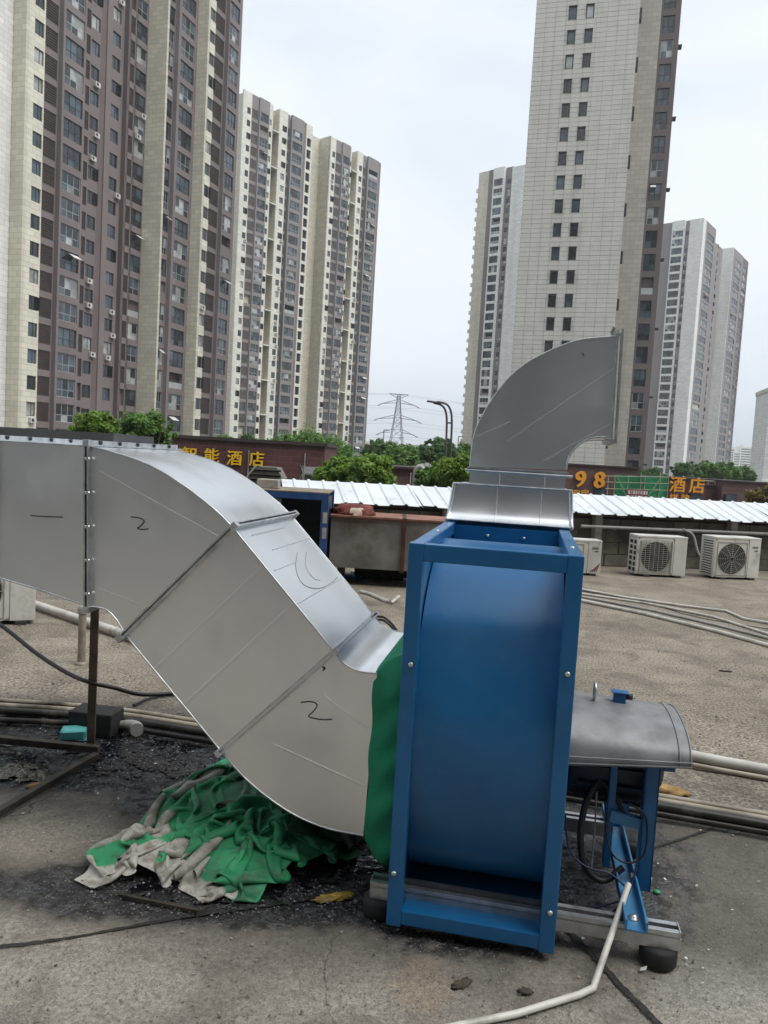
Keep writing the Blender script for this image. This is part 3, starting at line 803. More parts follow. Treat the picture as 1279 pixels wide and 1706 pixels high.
for k in range(NT):
    for cxx in (xw1, xw2):
        fm, gm, jm = TT.win_mesh(.88, 1.5, 'win', TT.r.choice([0, 1, 2, 3, 0, 1]))
        w_ = ob('window', fm, TT.root, (cxx, .045, FT+3*k+.87)); ob('pane', gm, w_, (0, -.03, 0)); ob('window_surround', hm, w_, (0, -.05, 1.56))
# thin dark edge at the left corner, wing stepping back at the right with its brown glazed strip
TT.wall(COPING).box(-.0, .245, .0, 14, 0, HT)
yb = 4.2
xa, xb_, xc_ = TT.fx(1037, y=yb), TT.fx(1069, y=yb), TT.fx(1101, y=yb)
kw = dict(z0=FT, nf=NT, zt=HT-1, far=False)
TT.core(xr-.1, xc_, yb+.4, 15, HT-2, BROWN)
TT.strip('f', yb, xr-.05, xb_, 'wall', tiled('dull_grey_cladding', (.46, .435, .385), 1.2, .6), **kw)  # wing wall clad in a darker, greyer tile
TT.strip('f', yb, xb_, xc_, 'bay', BROWN, w=(xc_-xb_)*.62, h=2.2, sill=.4, center=.42, **kw)
for k in range(2, NT, 3):
    sb = MB(); sb.box(xc_, xc_+.5, yb+.6, yb+1.6, FT+3*k+2.0, FT+3*k+2.2); sb.build('awning', FRAME_DK, TT.root)
for k in range(1, NT, 2):
    sb = MB(); sb.box(xr-.03, xr+.28, 1.2, 2.4, FT+3*k+.9, FT+3*k+2.2); sb.build('awning', FRAME_DK, TT.root)
TT.done()

# --- far tower left of the panelled one
TA = Tower('apartment_tower', 'distant pale tower with a brown stripe and white-framed bays left of the panelled tower', atY(779, 600, 250), radians(128))
TA.py = 600
topA = float(P(803, 287, TA.o, TA.n)[2])-GZ; NA = 31; kw = dict(z0=topA-3-NA*3, nf=NA, zt=topA)
f = lambda p, y=0.: TA.fx(p, y=y)
TA.strip('f', 0, f(778), f(795), 'wall', BEIGE, **kw)
TA.strip('f', -.2, f(795), f(803), 'wall', BROWN2, **kw)
TA.strip('f', -.8, f(803.5), f(821), 'bay', CREAMW, w=(f(821)-f(803.5))*.8, h=2.2, sill=.35, thick=1.2, **kw)
TA.strip('f', .6, f(820), f(832), 'win', GREYBR, w=1.2, h=1.5, ac=.5, **kw)
TA.strip('f', 0, f(832), f(900), 'wall', CREAMW, **{**kw, 'zt': topA-.5})
TA.core(f(778)+.1, f(900)-.1, 1.0, 16, topA-1, BEIGE)
for k in range(NA): TA.put('f', 0, f(778)-.9, f(778), .3, 1.2, kw['z0']+3*k, kw['z0']+3*k+1.1, CREAMW)
TA.done()

# --- far tower pair at the right
TB = Tower('apartment_tower', 'distant pale apartment tower with stacked bays standing right of the panelled tower', atY(1161, 500, 268), PM)
TB.py = 500
topB = float(P(1174, 364, TB.o, TB.n)[2])-GZ; NB = 30; kw = dict(z0=topB-3-NB*3, nf=NB, zt=topB)
f = lambda p, y=0.: TB.fx(p, y=y)
g = lambda p: TB.sy(p, 0)
TB.strip('s', 0, g(1161), g(1138.5), 'wall', CREAMW, **kw)
TB.strip('s', .5, g(1138.5), g(1131), 'win', GREYBR, w=1.1, h=1.5, ac=.4, **kw)
TB.strip('s', -.9, g(1131.5), g(1111), 'bay', CREAMW, w=abs(g(1131.5)-g(1111))*.84, h=2.2, sill=.35, thick=1.4, **kw)
TB.strip('s', 0, g(1111), g(1092), 'wall', GREYBR, **kw)
TB.strip('s', 0, g(1092), g(1070), 'wall', CREAMW, **kw)
TB.core(.9, 14, g(1070)-.1, .45, topB-1, BEIGE)
TB.strip('f', 0, .4, f(1166), 'wall', CREAMW, **kw)
TB.strip('f', 0, f(1166), f(1183), 'bay', GREYBR, w=(f(1183)-f(1166))*.7, h=2.1, sill=.5, **kw)
TB.strip('f', .5, f(1183), f(1199), 'win', GREYBR, w=1.2, h=1.5, ac=.4, **{**kw, 'zt': topB-4})
yB = TB.sy(1199, f(1214.5))
topC = float(P(1214, 404, TB.o, TB.n)[2])-GZ
k2 = dict(z0=topC-3-NB*3, nf=NB, zt=topC)
TB.core(14, f(1199)+1, .9, 14, topB-5, BEIGE)
TB.strip('s', f(1214.5), 0, 7, 'wall', CREAMW, **k2)
TB.strip('f', 0, f(1214.5)+.4, f(1232), 'bay', GREYBR, w=(f(1232)-f(1214.5))*.6, h=2.1, sill=.5, **k2)
TB.strip('f', .2, f(1232), f(1242), 'bay', BROWN, w=(f(1242)-f(1232))*.6, h=2.1, sill=.5, **k2)
TB.core(f(1214.5)+.4, f(1242)-.1, .7, 14, topC-1, BEIGE)
TB.done()

# --- pale block cut by the right edge of the picture, and the hazy ones on the skyline
q = atY(1277, 720, 150)
e = thing('pale_building', 'pale beige building cut off by the right edge of the picture', 'building', (q[0], q[1], GZ), radians(-14))
mb = MB(); mb.box(0, 14, 0, 12, 0, 26.2); mb.box(-1.5, 14, -.8, 12, 0, 8.4); mb.build('wall', CREAMW, e)
mb = MB(); mb.box(-.2, 14.2, -.2, 12, 26.2, 27); mb.build('coping', BEIGE, e)
for k in range(6):
    for xx in (2., 5., 8.):
        mb = MB(); mb.box(xx, xx+1.4, -.04, .05, 10+k*2.6, 11.5+k*2.6); mb.build('window', PANES[1], e)
HZ = [(1217, 745, 13, 'left'), (1230, 752, 12, 'middle'), (1244, 744, 16, 'right')]
for px, py, w, nm in HZ:
    q = atY(px, py, 900); e = thing('skyline_block', 'faint apartment block far off on the skyline, %s of three beyond the right-hand trees' % nm, 'building', (q[0], q[1], GZ), .1, 'faint blocks on the skyline')
    mb = MB(); mb.box(-w/2, w/2, 0, 9, 0, q[2]-GZ); mb.build('wall', CREAMW, e)
    mb = MB(); mb.box(-w/4, w/4, 2, 7, q[2]-GZ, q[2]-GZ+2.5); mb.build('roof_room', CREAMW, e)
    for k in range(8):
        mb = MB(); mb.box(-w*.4, w*.4, -.1, .1, q[2]-GZ-4-3*k, q[2]-GZ-2.6-3*k); mb.build('window_band', PANES[1], e)

# --- blocks of the same estate at the photographer's back (seen only as reflections)
for i, (X, Y, w, d, h) in enumerate([(-36, -38, 40, 14, 84), (8, -40, 46, 14, 84), (54, -36, 40, 14, 72)]):
    mb = MB(); mb.box(X-w/2, X+w/2, Y-d, Y, GZ, h)
    for k in range(int((h-GZ)/3)-1):
        for x in np.arange(X-w/2+2, X+w/2-2, 4.0): mb.box(x, x+2.2, Y, Y+.08, GZ+3*k+1, GZ+3*k+2.6, 1)
    o = struct(mb.build('estate_block_behind', [mat('estate_grey', (.42, .41, .39), .9, 0, .15, .3), PANES[0]]))
# unseen house added behind the photographer to darken reflections in the sheet metal
mb = MB(); mb.box(-17, 11, -11, -6.2, 0, 4.2); mb.box(-17.2, 11.2, -11.2, -6.0, 4.2, 4.4, 1); mb.box(1, 2, -6.2, -6.16, .05, 2.1, 2); struct(mb.build('added_dark_house', [mat('grey_render', (.15, .15, .145), .9, 0, .2, .8, streak=.4), COPING, FRAME_DK]))
# ================================================================== STREET BEYOND THE ROOF
def letters(root, items, mats, dep):
    for ch, x, z, size, bold in items:
        me = text_mesh(ch, size, .05, mats, 0); me.name = 'letter'
        if bold:                                   # heavier strokes: the same glyph laid side by side
            b = bmesh.new()
            for k, (ox, oz) in enumerate(((0, 0), (bold*3, bold*1.5), (-bold*3, -bold*1.5))):
                c = me.copy(); c.transform(Matrix.Translation((ox*size, -.004*k, oz*size))); b.from_mesh(c); bpy.data.meshes.remove(c)
            b.to_mesh(me); b.free()
        ob('letter', me, root, (x, -.08, z))

# hotel wall on the left
DH = 38.0
A = atY(230, 734, DH); B = atY(541, 750.5, DH)
hotel = thing('hotel_building', 'maroon tiled hotel building with yellow characters behind the duct', 'building', (A[0], DH, GZ), 0)
wH = float(B[0]-A[0]); hH = 2.0-GZ
mb = MB(); mb.box(0, wH, 0, 9, 0, hH); mb.build('wall', MAROON, hotel)
mb = MB(); mb.box(-.1, wH+.12, -.15, 9.1, hH, hH+.16); mb.build('coping', COPING, hotel)
q = atY(517, 791, DH)
mb = MB(); w0 = float(q[0]-A[0]); mb.box(w0-.42, w0+.42, -.05, .02, q[2]-GZ-.45, q[2]-GZ+.4); wn = mb.build('window', FRAME_LT, hotel)
mb = MB(); mb.box(w0-.34, w0+.34, -.07, -.03, q[2]-GZ-.38, q[2]-GZ+.0); mb.build('pane', PANES[0], wn)
mb = MB(); mb.box(w0-.34, w0+.34, -.07, -.03, q[2]-GZ+.06, q[2]-GZ+.33); mb.build('blind', PANES[2], wn)
for px in (413.5, 507):
    x = float(atY(px, 780, DH)[0]-A[0]); mb = MB(); mb.tube([(x, -.06, hH-.4), (x, -.06, 3)], .03, 6); mb.build('drain_pipe', PVC_GREY, hotel)
mb = MB()
for k in range(3):
    x = float(atY(500+4*k, 780, DH)[0]-A[0]); mb.tube(spline([(x, -.05, hH-1.0), (x+.12, -.05, hH-1.4), (x-.05, -.05, hH-1.9), (x+.08, -.05, hH-2.6)], 5), .015, 5)
mb.build('cable', PVC_GREY, hotel)
q = atY(385, 762, DH)
sign = thing('hotel_sign', 'yellow raised Chinese characters on the left maroon wall', 'sign', (q[0], DH, q[2]), 0)
S = lambda px, py: (float(atY(px, py, DH)[0]-q[0]), float(atY(px, py, DH)[2]-q[2]))
letters(sign, [('智', *S(316, 757), .80, .008), ('能', *S(353.5, 759.5), .80, .008), ('酒', *S(391, 763), .80, .008), ('店', *S(428, 764.5), .80, .008)], [TEXT_Y, LETTER_SIDE], .05)

# dark parapet at the far left and brown wall in the middle
q0 = atY(-60, 706, 24); q1 = atY(186, 722, 24)
e = thing('sheet_parapet', 'dark slate-grey sheet metal parapet beyond the duct at far left', 'wall', (q0[0], 24, GZ))
w = float(q1[0]-q0[0]); z = float(q1[2]-GZ)
mb = MB(); mb.box(0, w, 0, 4, 0, z-.25); mb.build('wall', CONC, e)
mb = MB(); mb.box(-.1, w+.1, -.12, 4, z-.25, z); mb.build('sheet_cap', PARAPET, e)
mb = MB(); mb.box(w+.15, w+2.0, -.1, 1, z-.5, z-.36); mb.build('concrete_ledge', CONC_LT, e)
DB = 33.0
q0 = atY(600, 776, DB); q1 = atY(830, 790, DB)
e = thing('brown_outbuilding', 'low dull maroon tiled building between the two bushy trees', 'building', (q0[0], DB, GZ))
w = float(q1[0]-q0[0]); z = float(atY(700, 783, DB)[2]-GZ)
mb = MB(); mb.box(0, w, 0, 6, 0, z); mb.build('wall', MAROON2, e)
mb = MB(); mb.box(-.1, w+.1, -.2, 6.1, z, z+.1); mb.build('coping', COPING, e)
for k in range(5):
    x = float(atY(704+7.5*k, 780, DB)[0]-q0[0]); mb = MB(); mb.box(x-.08, x+.09, .2, .5, z+.1, z+.28+.05*(k % 2)); mb.build('roof_box', SLAB, e)
q = atY(692, 780, 31.5)
mb = MB(); a = [(0, 0, 0), (0, 0, q[2]-GZ-.15), (.05, 0, q[2]-GZ), (.2, 0, q[2]-GZ+.08), (.4, -.05, q[2]-GZ-.1)]
mb.tube([(0, 0, 0), (0, 0, 5)] + [tuple(p) for p in spline(a[1:], 5)], .1, 8)
o = mb.build('vent_pipe', PVC_GREY, None, loc=(q[0], 31.5, GZ)); tag(o, 'bent grey vent pipe rising before the dull maroon building', 'pipe')
mb = MB(); mb.tube([(-.18, 0, 0), (-.18, 0, q[2]-GZ-.2)], .02, 6); mb.build('cable', PVC, o)

# right-hand hotel podium with the numerals
DR = 58.0
q0 = atY(800, 770, DR); q1 = atY(1176, 800, DR)
zR = float(atY(1000, 779, DR)[2]-GZ)
e = thing('hotel_podium', 'brown hotel podium with orange numerals below the panelled tower', 'building', (q0[0], DR, GZ))
X = lambda px, py=800: float(atY(px, py, DR)[0]-q0[0])
Z = lambda px, py: float(atY(px, py, DR)[2]-GZ)
mb = MB(); mb.box(0, X(1062), 0, 30, 0, Z(1030, 779)); mb.build('wall', MAROON2, e)
mb = MB(); mb.box(X(1062), X(1177), .3, 20, 0, Z(1120, 797)); mb.build('wall', MAROON2, e)
mb = MB(); mb.box(-.1, X(1062)+.1, -.2, 30, Z(1030, 779), Z(1030, 776.5)); mb.box(X(1062)+.12, X(1177)+.1, .15, 20, Z(1120, 797), Z(1120, 795)); mb.build('coping', COPING, e)
mb = MB(); mb.box(X(1177), X(1206), 1.2, 20, 0, Z(1190, 811)); mb.build('wall', MAROON2, e)
mb = MB(); mb.box(X(1206), X(1400), .2, 20, 0, Z(1230, 803)); mb.build('wall', MAROON2, e)
mb = MB(); mb.box(X(1206)-.1, X(1400), 0, 20, Z(1230, 803), Z(1230, 801)); mb.box(X(1177), X(1206)-.1, 1.1, 20, Z(1190, 811), Z(1190, 809)); mb.build('coping', COPING, e)
for px, py in ((1000, 822), (1220, 832), (1161, 832)):
    mb = MB(); mb.box(X(px)-.45, X(px)+.45, -.06, .4, Z(px, py)-.4, Z(px, py)+.4); wn = mb.build('window', FRAME_DK, e)
    mb = MB(); mb.box(X(px)-.38, X(px)+.38, -.08, -.03, Z(px, py)-.33, Z(px, py)+.33); mb.build('pane', PANES[1], wn)
mb = MB()
for px in (1180, 1192, 1204): mb.tube([(X(px), 1.3, Z(1190, 809)), (X(px), 1.3, Z(1190, 801))], .03, 5)
mb.tube([(X(1177), 1.3, Z(1177, 801)), (X(1206), 1.3, Z(1206, 803))], .03, 5); mb.build('railing', FRAME_LT, e)
def signR(name, lab, px, py, items, m):
    q = atY(px, py, DR-.1); r = thing(name, lab, 'sign', (q[0], DR-.1, q[2]), 0)
    fx = lambda a, b: (float(atY(a, b, DR-.1)[0]-q[0]), float(atY(a, b, DR-.1)[2]-q[2]))
    letters(r, [(c, *fx(a, b), s, bo) for c, a, b, s, bo in items], [m, LETTER_SIDE], .05)
signR('numeral_sign', 'large orange numerals 98 on the podium beside the exhaust elbow', 982, 799, [('9', 966.5, 798, 1.72, .014), ('8', 998, 799.5, 1.72, .014)], TEXT_O)
signR('character_sign', 'pair of orange characters at the right end of the podium, above smaller ones', 1144, 808, [('酒', 1127.5, 807, 1.28, .008), ('店', 1160, 808.5, 1.28, .008)], TEXT_O)
signR('character_sign', 'small orange characters directly below the large numerals', 966, 823, [('客', 958, 822.5, .72, .006), ('房', 973, 822.5, .72, .006)], TEXT_O)
signR('character_sign', 'small orange characters half hidden by the tin canopy at far right of the podium', 1130, 831, [('棋', 1121, 829.5, .72, .006), ('牌', 1140, 830.5, .72, .006)], TEXT_O)
# green net scaffold
DS = DR-1.5
q0 = atY(1022, 792, DS); e = thing('scaffold_net', 'green net scaffold between the numerals and the right-hand characters', 'scaffold', (q0[0], DS, GZ))
X = lambda px, py=810: float(atY(px, py, DS)[0]-q0[0]); Z = lambda px, py: float(atY(px, py, DS)[2]-GZ)
mb = MB(); n = 24; vs = []
for j in range(10):
    for i in range(n+1):
        x = X(1024)+(X(1111)-X(1024))*i/n; zt = Z(1024, 791)+(Z(1111, 794.5)-Z(1024, 791))*i/n
        vs.append((x, .03+.06*sin(i*1.3+j)*sin(j*.9+i*.5), 4+(zt-4)*j/9+(.05*sin(i*1.1) if j == 9 else 0)))
mb.add(vs, [(j*(n+1)+i, j*(n+1)+i+1, (j+1)*(n+1)+i+1, (j+1)*(n+1)+i) for j in range(9) for i in range(n)], 0, True)
mb.build('net', GREEN_NET, e)
for px in (1012, 1023, 1045, 1066, 1073, 1098, 1112):
    mb = MB(); mb.tube([(X(px), -.05, 0), (X(px), -.05, Z(px, 786 if px in (1066, 1098) else 792))], .035, 6); mb.build('pole', BAMBOO, e)
for pa in ((1005, 793, 1112, 795), (1008, 803, 1112, 806), (1008, 814, 1112, 817), (1027, 795, 1045, 830), (1098, 797, 1077, 832)):
    mb = MB(); mb.tube([(X(pa[0]), -.12, Z(pa[0], pa[1])), (X(pa[2]), -.12, Z(pa[2], pa[3]))], .03, 6); mb.build('rail', BAMBOO, e)
qb = atY(1062, 825, DS-.3); bn = thing('banner', 'small red banner with white writing hung on the green net', 'banner', (qb[0], DS-.3, qb[2]))
bw = float(atY(1079, 825, DS)[0]-atY(1046, 825, DS)[0])
mb = MB(); mb.box(-bw/2, bw/2, 0, .02, -.45, .42); mb.build('cloth', BANNER, bn)
mb = MB(); rr = random.Random(2)
for row, z in enumerate((.2, -.2)):
    for i in range(8 if row == 0 else 6):
        n = 8 if row == 0 else 6; w = bw/n*.8; x = -bw/2+bw*(i+.5)/n; h = .24 if row == 0 else .32
        for k in range(3): mb.box(x-w/2, x+w/2*rr.uniform(.5, 1), -.012, -.002, z-h/2+k*h/2.4, z-h/2+k*h/2.4+.045)
        for k in range(2): a = x+rr.uniform(-.4, .4)*w; mb.box(a-.018, a+.018, -.014, -.002, z-h/2, z+h/2)
mb.build('white_lettering', WHITE, bn)

# overpass, pylon, wires, lamps
D0 = 250.; qa = atY(560, 731.5, D0); qb = atY(800, 747, D0+40)
e = thing('overpass', 'grey concrete overpass crossing below the pylon', 'bridge', (qa[0], qa[1], GZ), math.atan2(qb[1]-qa[1], qb[0]-qa[0]))
ln = float(np.linalg.norm((qb-qa)[:2])); z = float(qa[2]-GZ)
mb = MB(); mb.box(-30, ln+30, 0, 10, z-3.2, z-1.6); mb.build('deck', OVERP, e)
mb = MB(); mb.box(-30, ln+30, -.3, .1, z-1.6, z); mb.build('parapet', SLAB, e)
for x in np.arange(-20, ln+30, 22): mb = MB(); mb.box(x, x+2, 2, 8, 0, z-3.2); mb.build('pier', OVERP, e)
DP = 560.
q = atY(660, 735, DP); zt = float(atY(660, 655.5, DP)[2]-GZ); sc = DP/FPX
e = thing('pylon', 'grey lattice power pylon on the horizon left of the street lamp', 'pylon', (q[0], DP, GZ), radians(8))
mb = MB(); th = .32
def leg_at(z):
    k = z/zt; return 6.2*(1-k)**1.15+.85
lev = [0, 9, 17, 24, 30, 35, 39, 43, 46, 49, 52, zt-1]
for a, b in zip(lev, lev[1:]):
    ra, rb = leg_at(a), leg_at(b)
    ca = [(-ra, -ra, a), (ra, -ra, a), (ra, ra, a), (-ra, ra, a)]; cb = [(-rb, -rb, b), (rb, -rb, b), (rb, rb, b), (-rb, rb, b)]
    for i in range(4):
        j = (i+1) % 4
        mb.bar(ca[i], cb[i], th, th); mb.bar(ca[i], cb[j], th*.6, th*.6); mb.bar(ca[j], cb[i], th*.6, th*.6); mb.bar(cb[i], cb[j], th*.6, th*.6)
mb.build('mast', PYLON, e)
arms = []
for py, half in ((671, 27), (696.5, 32), (720, 27), (656.5, 16)):
    z = float(atY(660, py, DP)[2]-GZ); hw = half*sc; m = MB()
    for s_ in (-1, 1):
        r = leg_at(z)
        if py > 660:
            m.bar((s_*r, 0, z+2.2), (s_*hw, 0, z-1.2), .45, .45); m.bar((s_*r, -.8, z), (s_*hw, 0, z-1.2), .4, .4); m.bar((s_*r, .8, z), (s_*hw, 0, z-1.2), .4, .4)
            m.bar((s_*hw, 0, z-1.2), (s_*(hw+3.5), -2, z-3.0), .6, .6)
            arms.append((s_*(hw+3.5), -2, z-3.0))
        else:
            m.bar((0, 0, z-3.8), (s_*hw, 0, z), .42, .42); m.bar((0, 0, z), (s_*hw, 0, z), .5, .5); m.bar((s_*hw*.5, 0, z), (s_*r, 0, z-3), .2, .2)
            arms.append((s_*hw, 0, z))
    m.build('cross_arm', PYLON, e)
WIRE = mat('power_wire', (.28, .29, .3), .6, 0, .05, 1)
for i, (x, y, z) in enumerate(arms):
    for dr in ((-1, 1) if True else (1,)):
        m = MB(); x1 = x+dr*260; pts = [(x+(x1-x)*t, y+dr*10*t, z-38*t*(1-t)*.55+dr*-2*t) for t in np.linspace(0, 1, 14)]
        m.tube(pts, .075, 4); m.build('wire', WIRE, e)
# small sign posts on the overpass
for px, ya, yb_, lab in ((638.5, 716, 735, 'thin pole on the overpass left of the pylon'), (762.5, 727, 745, 'thin pole on the overpass beside the far pale tower')):
    q = atY(px, yb_, 245); h = float(atY(px, ya, 245)[2]-q[2])
    mb = MB(); mb.tube([(0, 0, -4), (0, 0, h)], .14, 6); mb.box(-.15, 1.6, -.1, .1, h-.15, h+.1)
    tag(mb.build('overpass_pole', LAMP_MET, None, loc=tuple(q)), lab, 'pole')
DLm = 40.
q = atY(741, 770, DLm)
e = thing('street_lamp', 'black double-stem street lamp curving left above the trees', 'street lamp', (q[0], DLm, GZ))
s = DLm/FPX
def lp(px, py):
    a = atY(px, py, DLm); return (float(a[0]-q[0]), 0, float(a[2]-GZ))
mb = MB(); st = spline([lp(740, 800), lp(742, 760), lp(744, 712), lp(743.5, 692), lp(740, 680), lp(733, 674), lp(722, 671)], 6)
mb.tube([(lp(740, 800)[0], 0, 0)]+[tuple(p) for p in st], .058, 8); mb.build('stem', LAMP_MET, e)
mb = MB(); st = spline([lp(749.5, 800), lp(751, 745), lp(752.5, 705), lp(751.5, 688), lp(747, 676.5), lp(739, 671.5), lp(728, 669)], 6)
mb.tube([(lp(749.5, 800)[0], .0, 0)]+[tuple(p) for p in st], .058, 8); mb.build('stem', LAMP_MET, e)
mb = MB(); mb.bar(lp(744.5, 704.5), lp(752, 704.8), .08, .08); mb.build('cross_bar', LAMP_MET, e)
mb = MB(); mb.bar(lp(711, 668.2), lp(735, 671.8), .3, .09); mb.build('lamp_head', LAMP_MET, e, .03)

# ------------------------------------------------------------------ trees
def leaf_mat(name, a, b_):
    m, t, b = nodes(name)
    g = t.nodes.new('ShaderNodeNewGeometry')
    n = noise(t, g.outputs['Position'], .9, 3)
    c = mixc(t, g.outputs['Random Per Island'], a, b_)
    c = mixc(t, math_(t, 'MULTIPLY', ramp(t, n, .35, .7), .5), c, tuple(k*.6 for k in a))
    L(t, c, b.inputs['Base Color']); b.inputs['Roughness'].default_value = .5
    b.inputs['Specular IOR Level'].default_value = .35
    tr = N(t, 'ShaderNodeBsdfTranslucent'); L(t, c, tr.inputs['Color'])
    mx = N(t, 'ShaderNodeMixShader'); mx.inputs[0].default_value = .4
    L(t, b.outputs[0], mx.inputs[1]); L(t, tr.outputs[0], mx.inputs[2])
    L(t, mx.outputs[0], t.nodes['Material Output'].inputs['Surface'])
    return m
LEAF = [leaf_mat('fresh_green_leaves', (.15, .27, .04), (.28, .43, .075)), leaf_mat('mid_green_leaves', (.10, .21, .045), (.19, .34, .075)),
        leaf_mat('dark_green_leaves', (.07, .155, .045), (.135, .25, .07)), leaf_mat('yellowing_leaves', (.12, .14, .03), (.30, .18, .05))]
def tree(px0, px1, pyt, D, kind, label, depth_z=None, name='street_tree', leaf=.2, dens=1.0, seed=0):
    """broadleaf tree whose crown spans the given width; base on the street"""
    r = np.random.default_rng(seed+int(px0*7+D)); 
    a, b_ = atY(px0, pyt+20, D), atY(px1, pyt+20, D); top = float(atY((px0+px1)/2, pyt, D)[2])
    rx = float(b_[0]-a[0])/2; cx = float(a[0]+b_[0])/2; rz = depth_z or rx*.85; cz = top-rz
    e = thing(name, label, 'tree', (cx, D, GZ))
    H = cz-GZ
    m = MB(); m.tube([(0, 0, 0), (.08, .03, H*.35), (-.05, .05, H*.7), (0, 0, H*.95)], [.22*rx**.5, .17*rx**.5, .13*rx**.5, .05], 8)
    m.build('trunk', BARK, e)
    m = MB()
    for k in range(7):
        an = k*2.4; z0 = H*(.55+.05*k)
        p = [(0, 0, z0), (cos(an)*rx*.35, sin(an)*rx*.35, z0+rz*.25), (cos(an)*rx*.75, sin(an)*rx*.75, H+rz*r.uniform(-.3, .4))]
        m.tube([tuple(x) for x in spline(p, 4)], [.07*(1-i/9)+.012 for i in range(9)], 6)
    m.build('limb', BARK, e)
    # clumps: uneven lobes over the crown, each a cloud of leaves
    nl = int(34*dens*max(1, rx/1.6)); vs = []; fs = []
    cl = []
    for i in range(nl):
        d = r.normal(size=3); d /= np.linalg.norm(d)
        if d[2] < -.55: d[2] *= -.5
        k = r.uniform(.35, .95)**.6
        cl.append((np.array([d[0]*rx, d[1]*rx*.9, d[2]*rz])*k*.9, r.uniform(.18, .36)*min(rx, rz)))
    for i in range(int(nl*.3)):                    # ragged sprays past the outline
        d = r.normal(size=3); d /= np.linalg.norm(d); d[2] = abs(d[2])*.9
        cl.append((np.array([d[0]*rx, d[1]*rx*.9, d[2]*rz])*r.uniform(.86, 1.06), r.uniform(.07, .14)*min(rx, rz)))
    n_leaf = int(150*dens)
    for c, cr in cl:
        n_leaf = int(150*dens*(1 if cr > .16*min(rx, rz) else .3))
        d = r.normal(size=(n_leaf, 3)); d /= np.linalg.norm(d, axis=1)[:, None]
        p = c + d*cr*(r.uniform(.3, 1.15, size=(n_leaf, 1)))*np.array([1, 1, .85])
        nrm = d*.7 + r.normal(size=(n_leaf, 3))*.6 + np.array([0, 0, .6])
        nrm /= np.linalg.norm(nrm, axis=1)[:, None]
        t1 = np.cross(nrm, r.normal(size=(n_leaf, 3))); t1 /= np.linalg.norm(t1, axis=1)[:, None]; t2 = np.cross(nrm, t1)
        sz = leaf*r.uniform(.55, 1.25, size=(n_leaf, 1))
        q = np.stack([p-t1*sz*.5, p+t2*sz*.27, p+t1*sz*.5, p-t2*sz*.27], 1).reshape(-1, 3)
        o = len(vs); vs.extend(map(tuple, q+np.array([0, 0, H]))); fs.extend([(o+4*i, o+4*i+1, o+4*i+2, o+4*i+3) for i in range(n_leaf)])
    me = bpy.data.meshes.new('crown'); me.from_pydata(vs, [], fs); me.materials.append(LEAF[kind]); me.update()
    ob('crown', me, e)
GRP = 'trees along the street'
tree(116, 204, 683, 31, 0, 'bright yellow-green round tree at far left above the duct', leaf=.17, dens=1.5)
tree(196, 292, 685, 30, 1, 'deeper green round tree just right of the yellow-green one at far left', leaf=.17, dens=1.6)
tree(352, 392, 723, 52, 1, 'small tree top peeping over the maroon wall above the first characters', leaf=.2)
tree(384, 446, 720, 60, 2, 'dark tree top over the maroon wall by the middle tower foot', leaf=.22)
tree(432, 598, 709, 53, 1, 'large mid-green tree behind the right end of the maroon hotel wall', depth_z=3.4, leaf=.24, dens=2.2)
tree(524, 606, 760, 29, 0, 'light green bushy tree at the end of the maroon hotel wall', leaf=.17, dens=1.8)
tree(572, 668, 756, 28, 0, 'light green bushy tree above the tin canopy left of the vent pipe', leaf=.17, dens=1.8)
tree(600, 668, 730, 75, 2, 'dark tree below the overpass beside the middle tower', leaf=.32, dens=1.2)
tree(632, 706, 738, 66, 1, 'mid-green tree below the pylon', leaf=.3, dens=1.2)
tree(678, 745, 740, 70, 2, 'dark green tree below the overpass left of the street lamp', leaf=.3, dens=1.2)
tree(698, 775, 727, 72, 2, 'tall dark tree behind the street lamp', leaf=.3, dens=1.2)
tree(745, 800, 738, 80, 1, 'mid-green tree at the foot of the far pale tower', leaf=.3)
tree(688, 756, 776, 27, 1, 'leafy green tree at the left foot of the exhaust neck', leaf=.16, dens=1.7)
tree(722, 812, 750, 26, 0, 'bright green tree half hidden by the exhaust elbow', leaf=.16, dens=1.8)
tree(1055, 1112, 776, 95, 2, 'dark tree behind the green net scaffold', leaf=.35)
tree(1118, 1168, 767, 98, 2, 'dark tree behind the right-hand orange characters', leaf=.35, dens=1.2)
tree(1150, 1202, 765, 105, 1, 'mid-green tree in front of the distant right tower', leaf=.38, dens=1.2)
tree(1188, 1236, 768, 102, 1, 'mid-green tree below the faint skyline blocks', leaf=.36, dens=1.2)
tree(1216, 1262, 776, 110, 2, 'darkest tree at the right before the pale cut-off building', leaf=.36)
tree(1238, 1330, 806, 42, 3, 'yellowing tree at the right edge above the tin canopy', leaf=.2, dens=1.4)
# ================================================================== ON THE ROOF
def fan_root(name, label, cat): return thing(name, label, cat, tuple(FL), FA)
def loft(m, rows, mi=0, smooth=True, closed=False):
    n = len(rows[0]); vs = [p for r in rows for p in r]
    m.add(vs, [(i*n+j, i*n+(j+1) % n, (i+1)*n+(j+1) % n, (i+1)*n+j) for i in range(len(rows)-1) for j in range(n if closed else n-1)], mi, smooth)
def extr_u(m, prof, u0, u1, mi=0, smooth=True, caps=False, n=2):
    rows = [[(u0+(u1-u0)*k/(n-1), v, z) for v, z in prof] for k in range(n)]
    loft(m, rows, mi, smooth)
    if caps:
        m.add(rows[0], [tuple(range(len(prof)))], mi); m.add(rows[-1], [tuple(range(len(prof)-1, -1, -1))], mi)
def bolt(parent, p, r=.008, axis='y', d=.006):
    m = MB(); s_ = -1
    m.lathe([(0, -d), (r*.8, -d), (r, -d*.4), (r, d*.5)], p, 12, 0, axis); m.build('bolt', BOLT, parent)

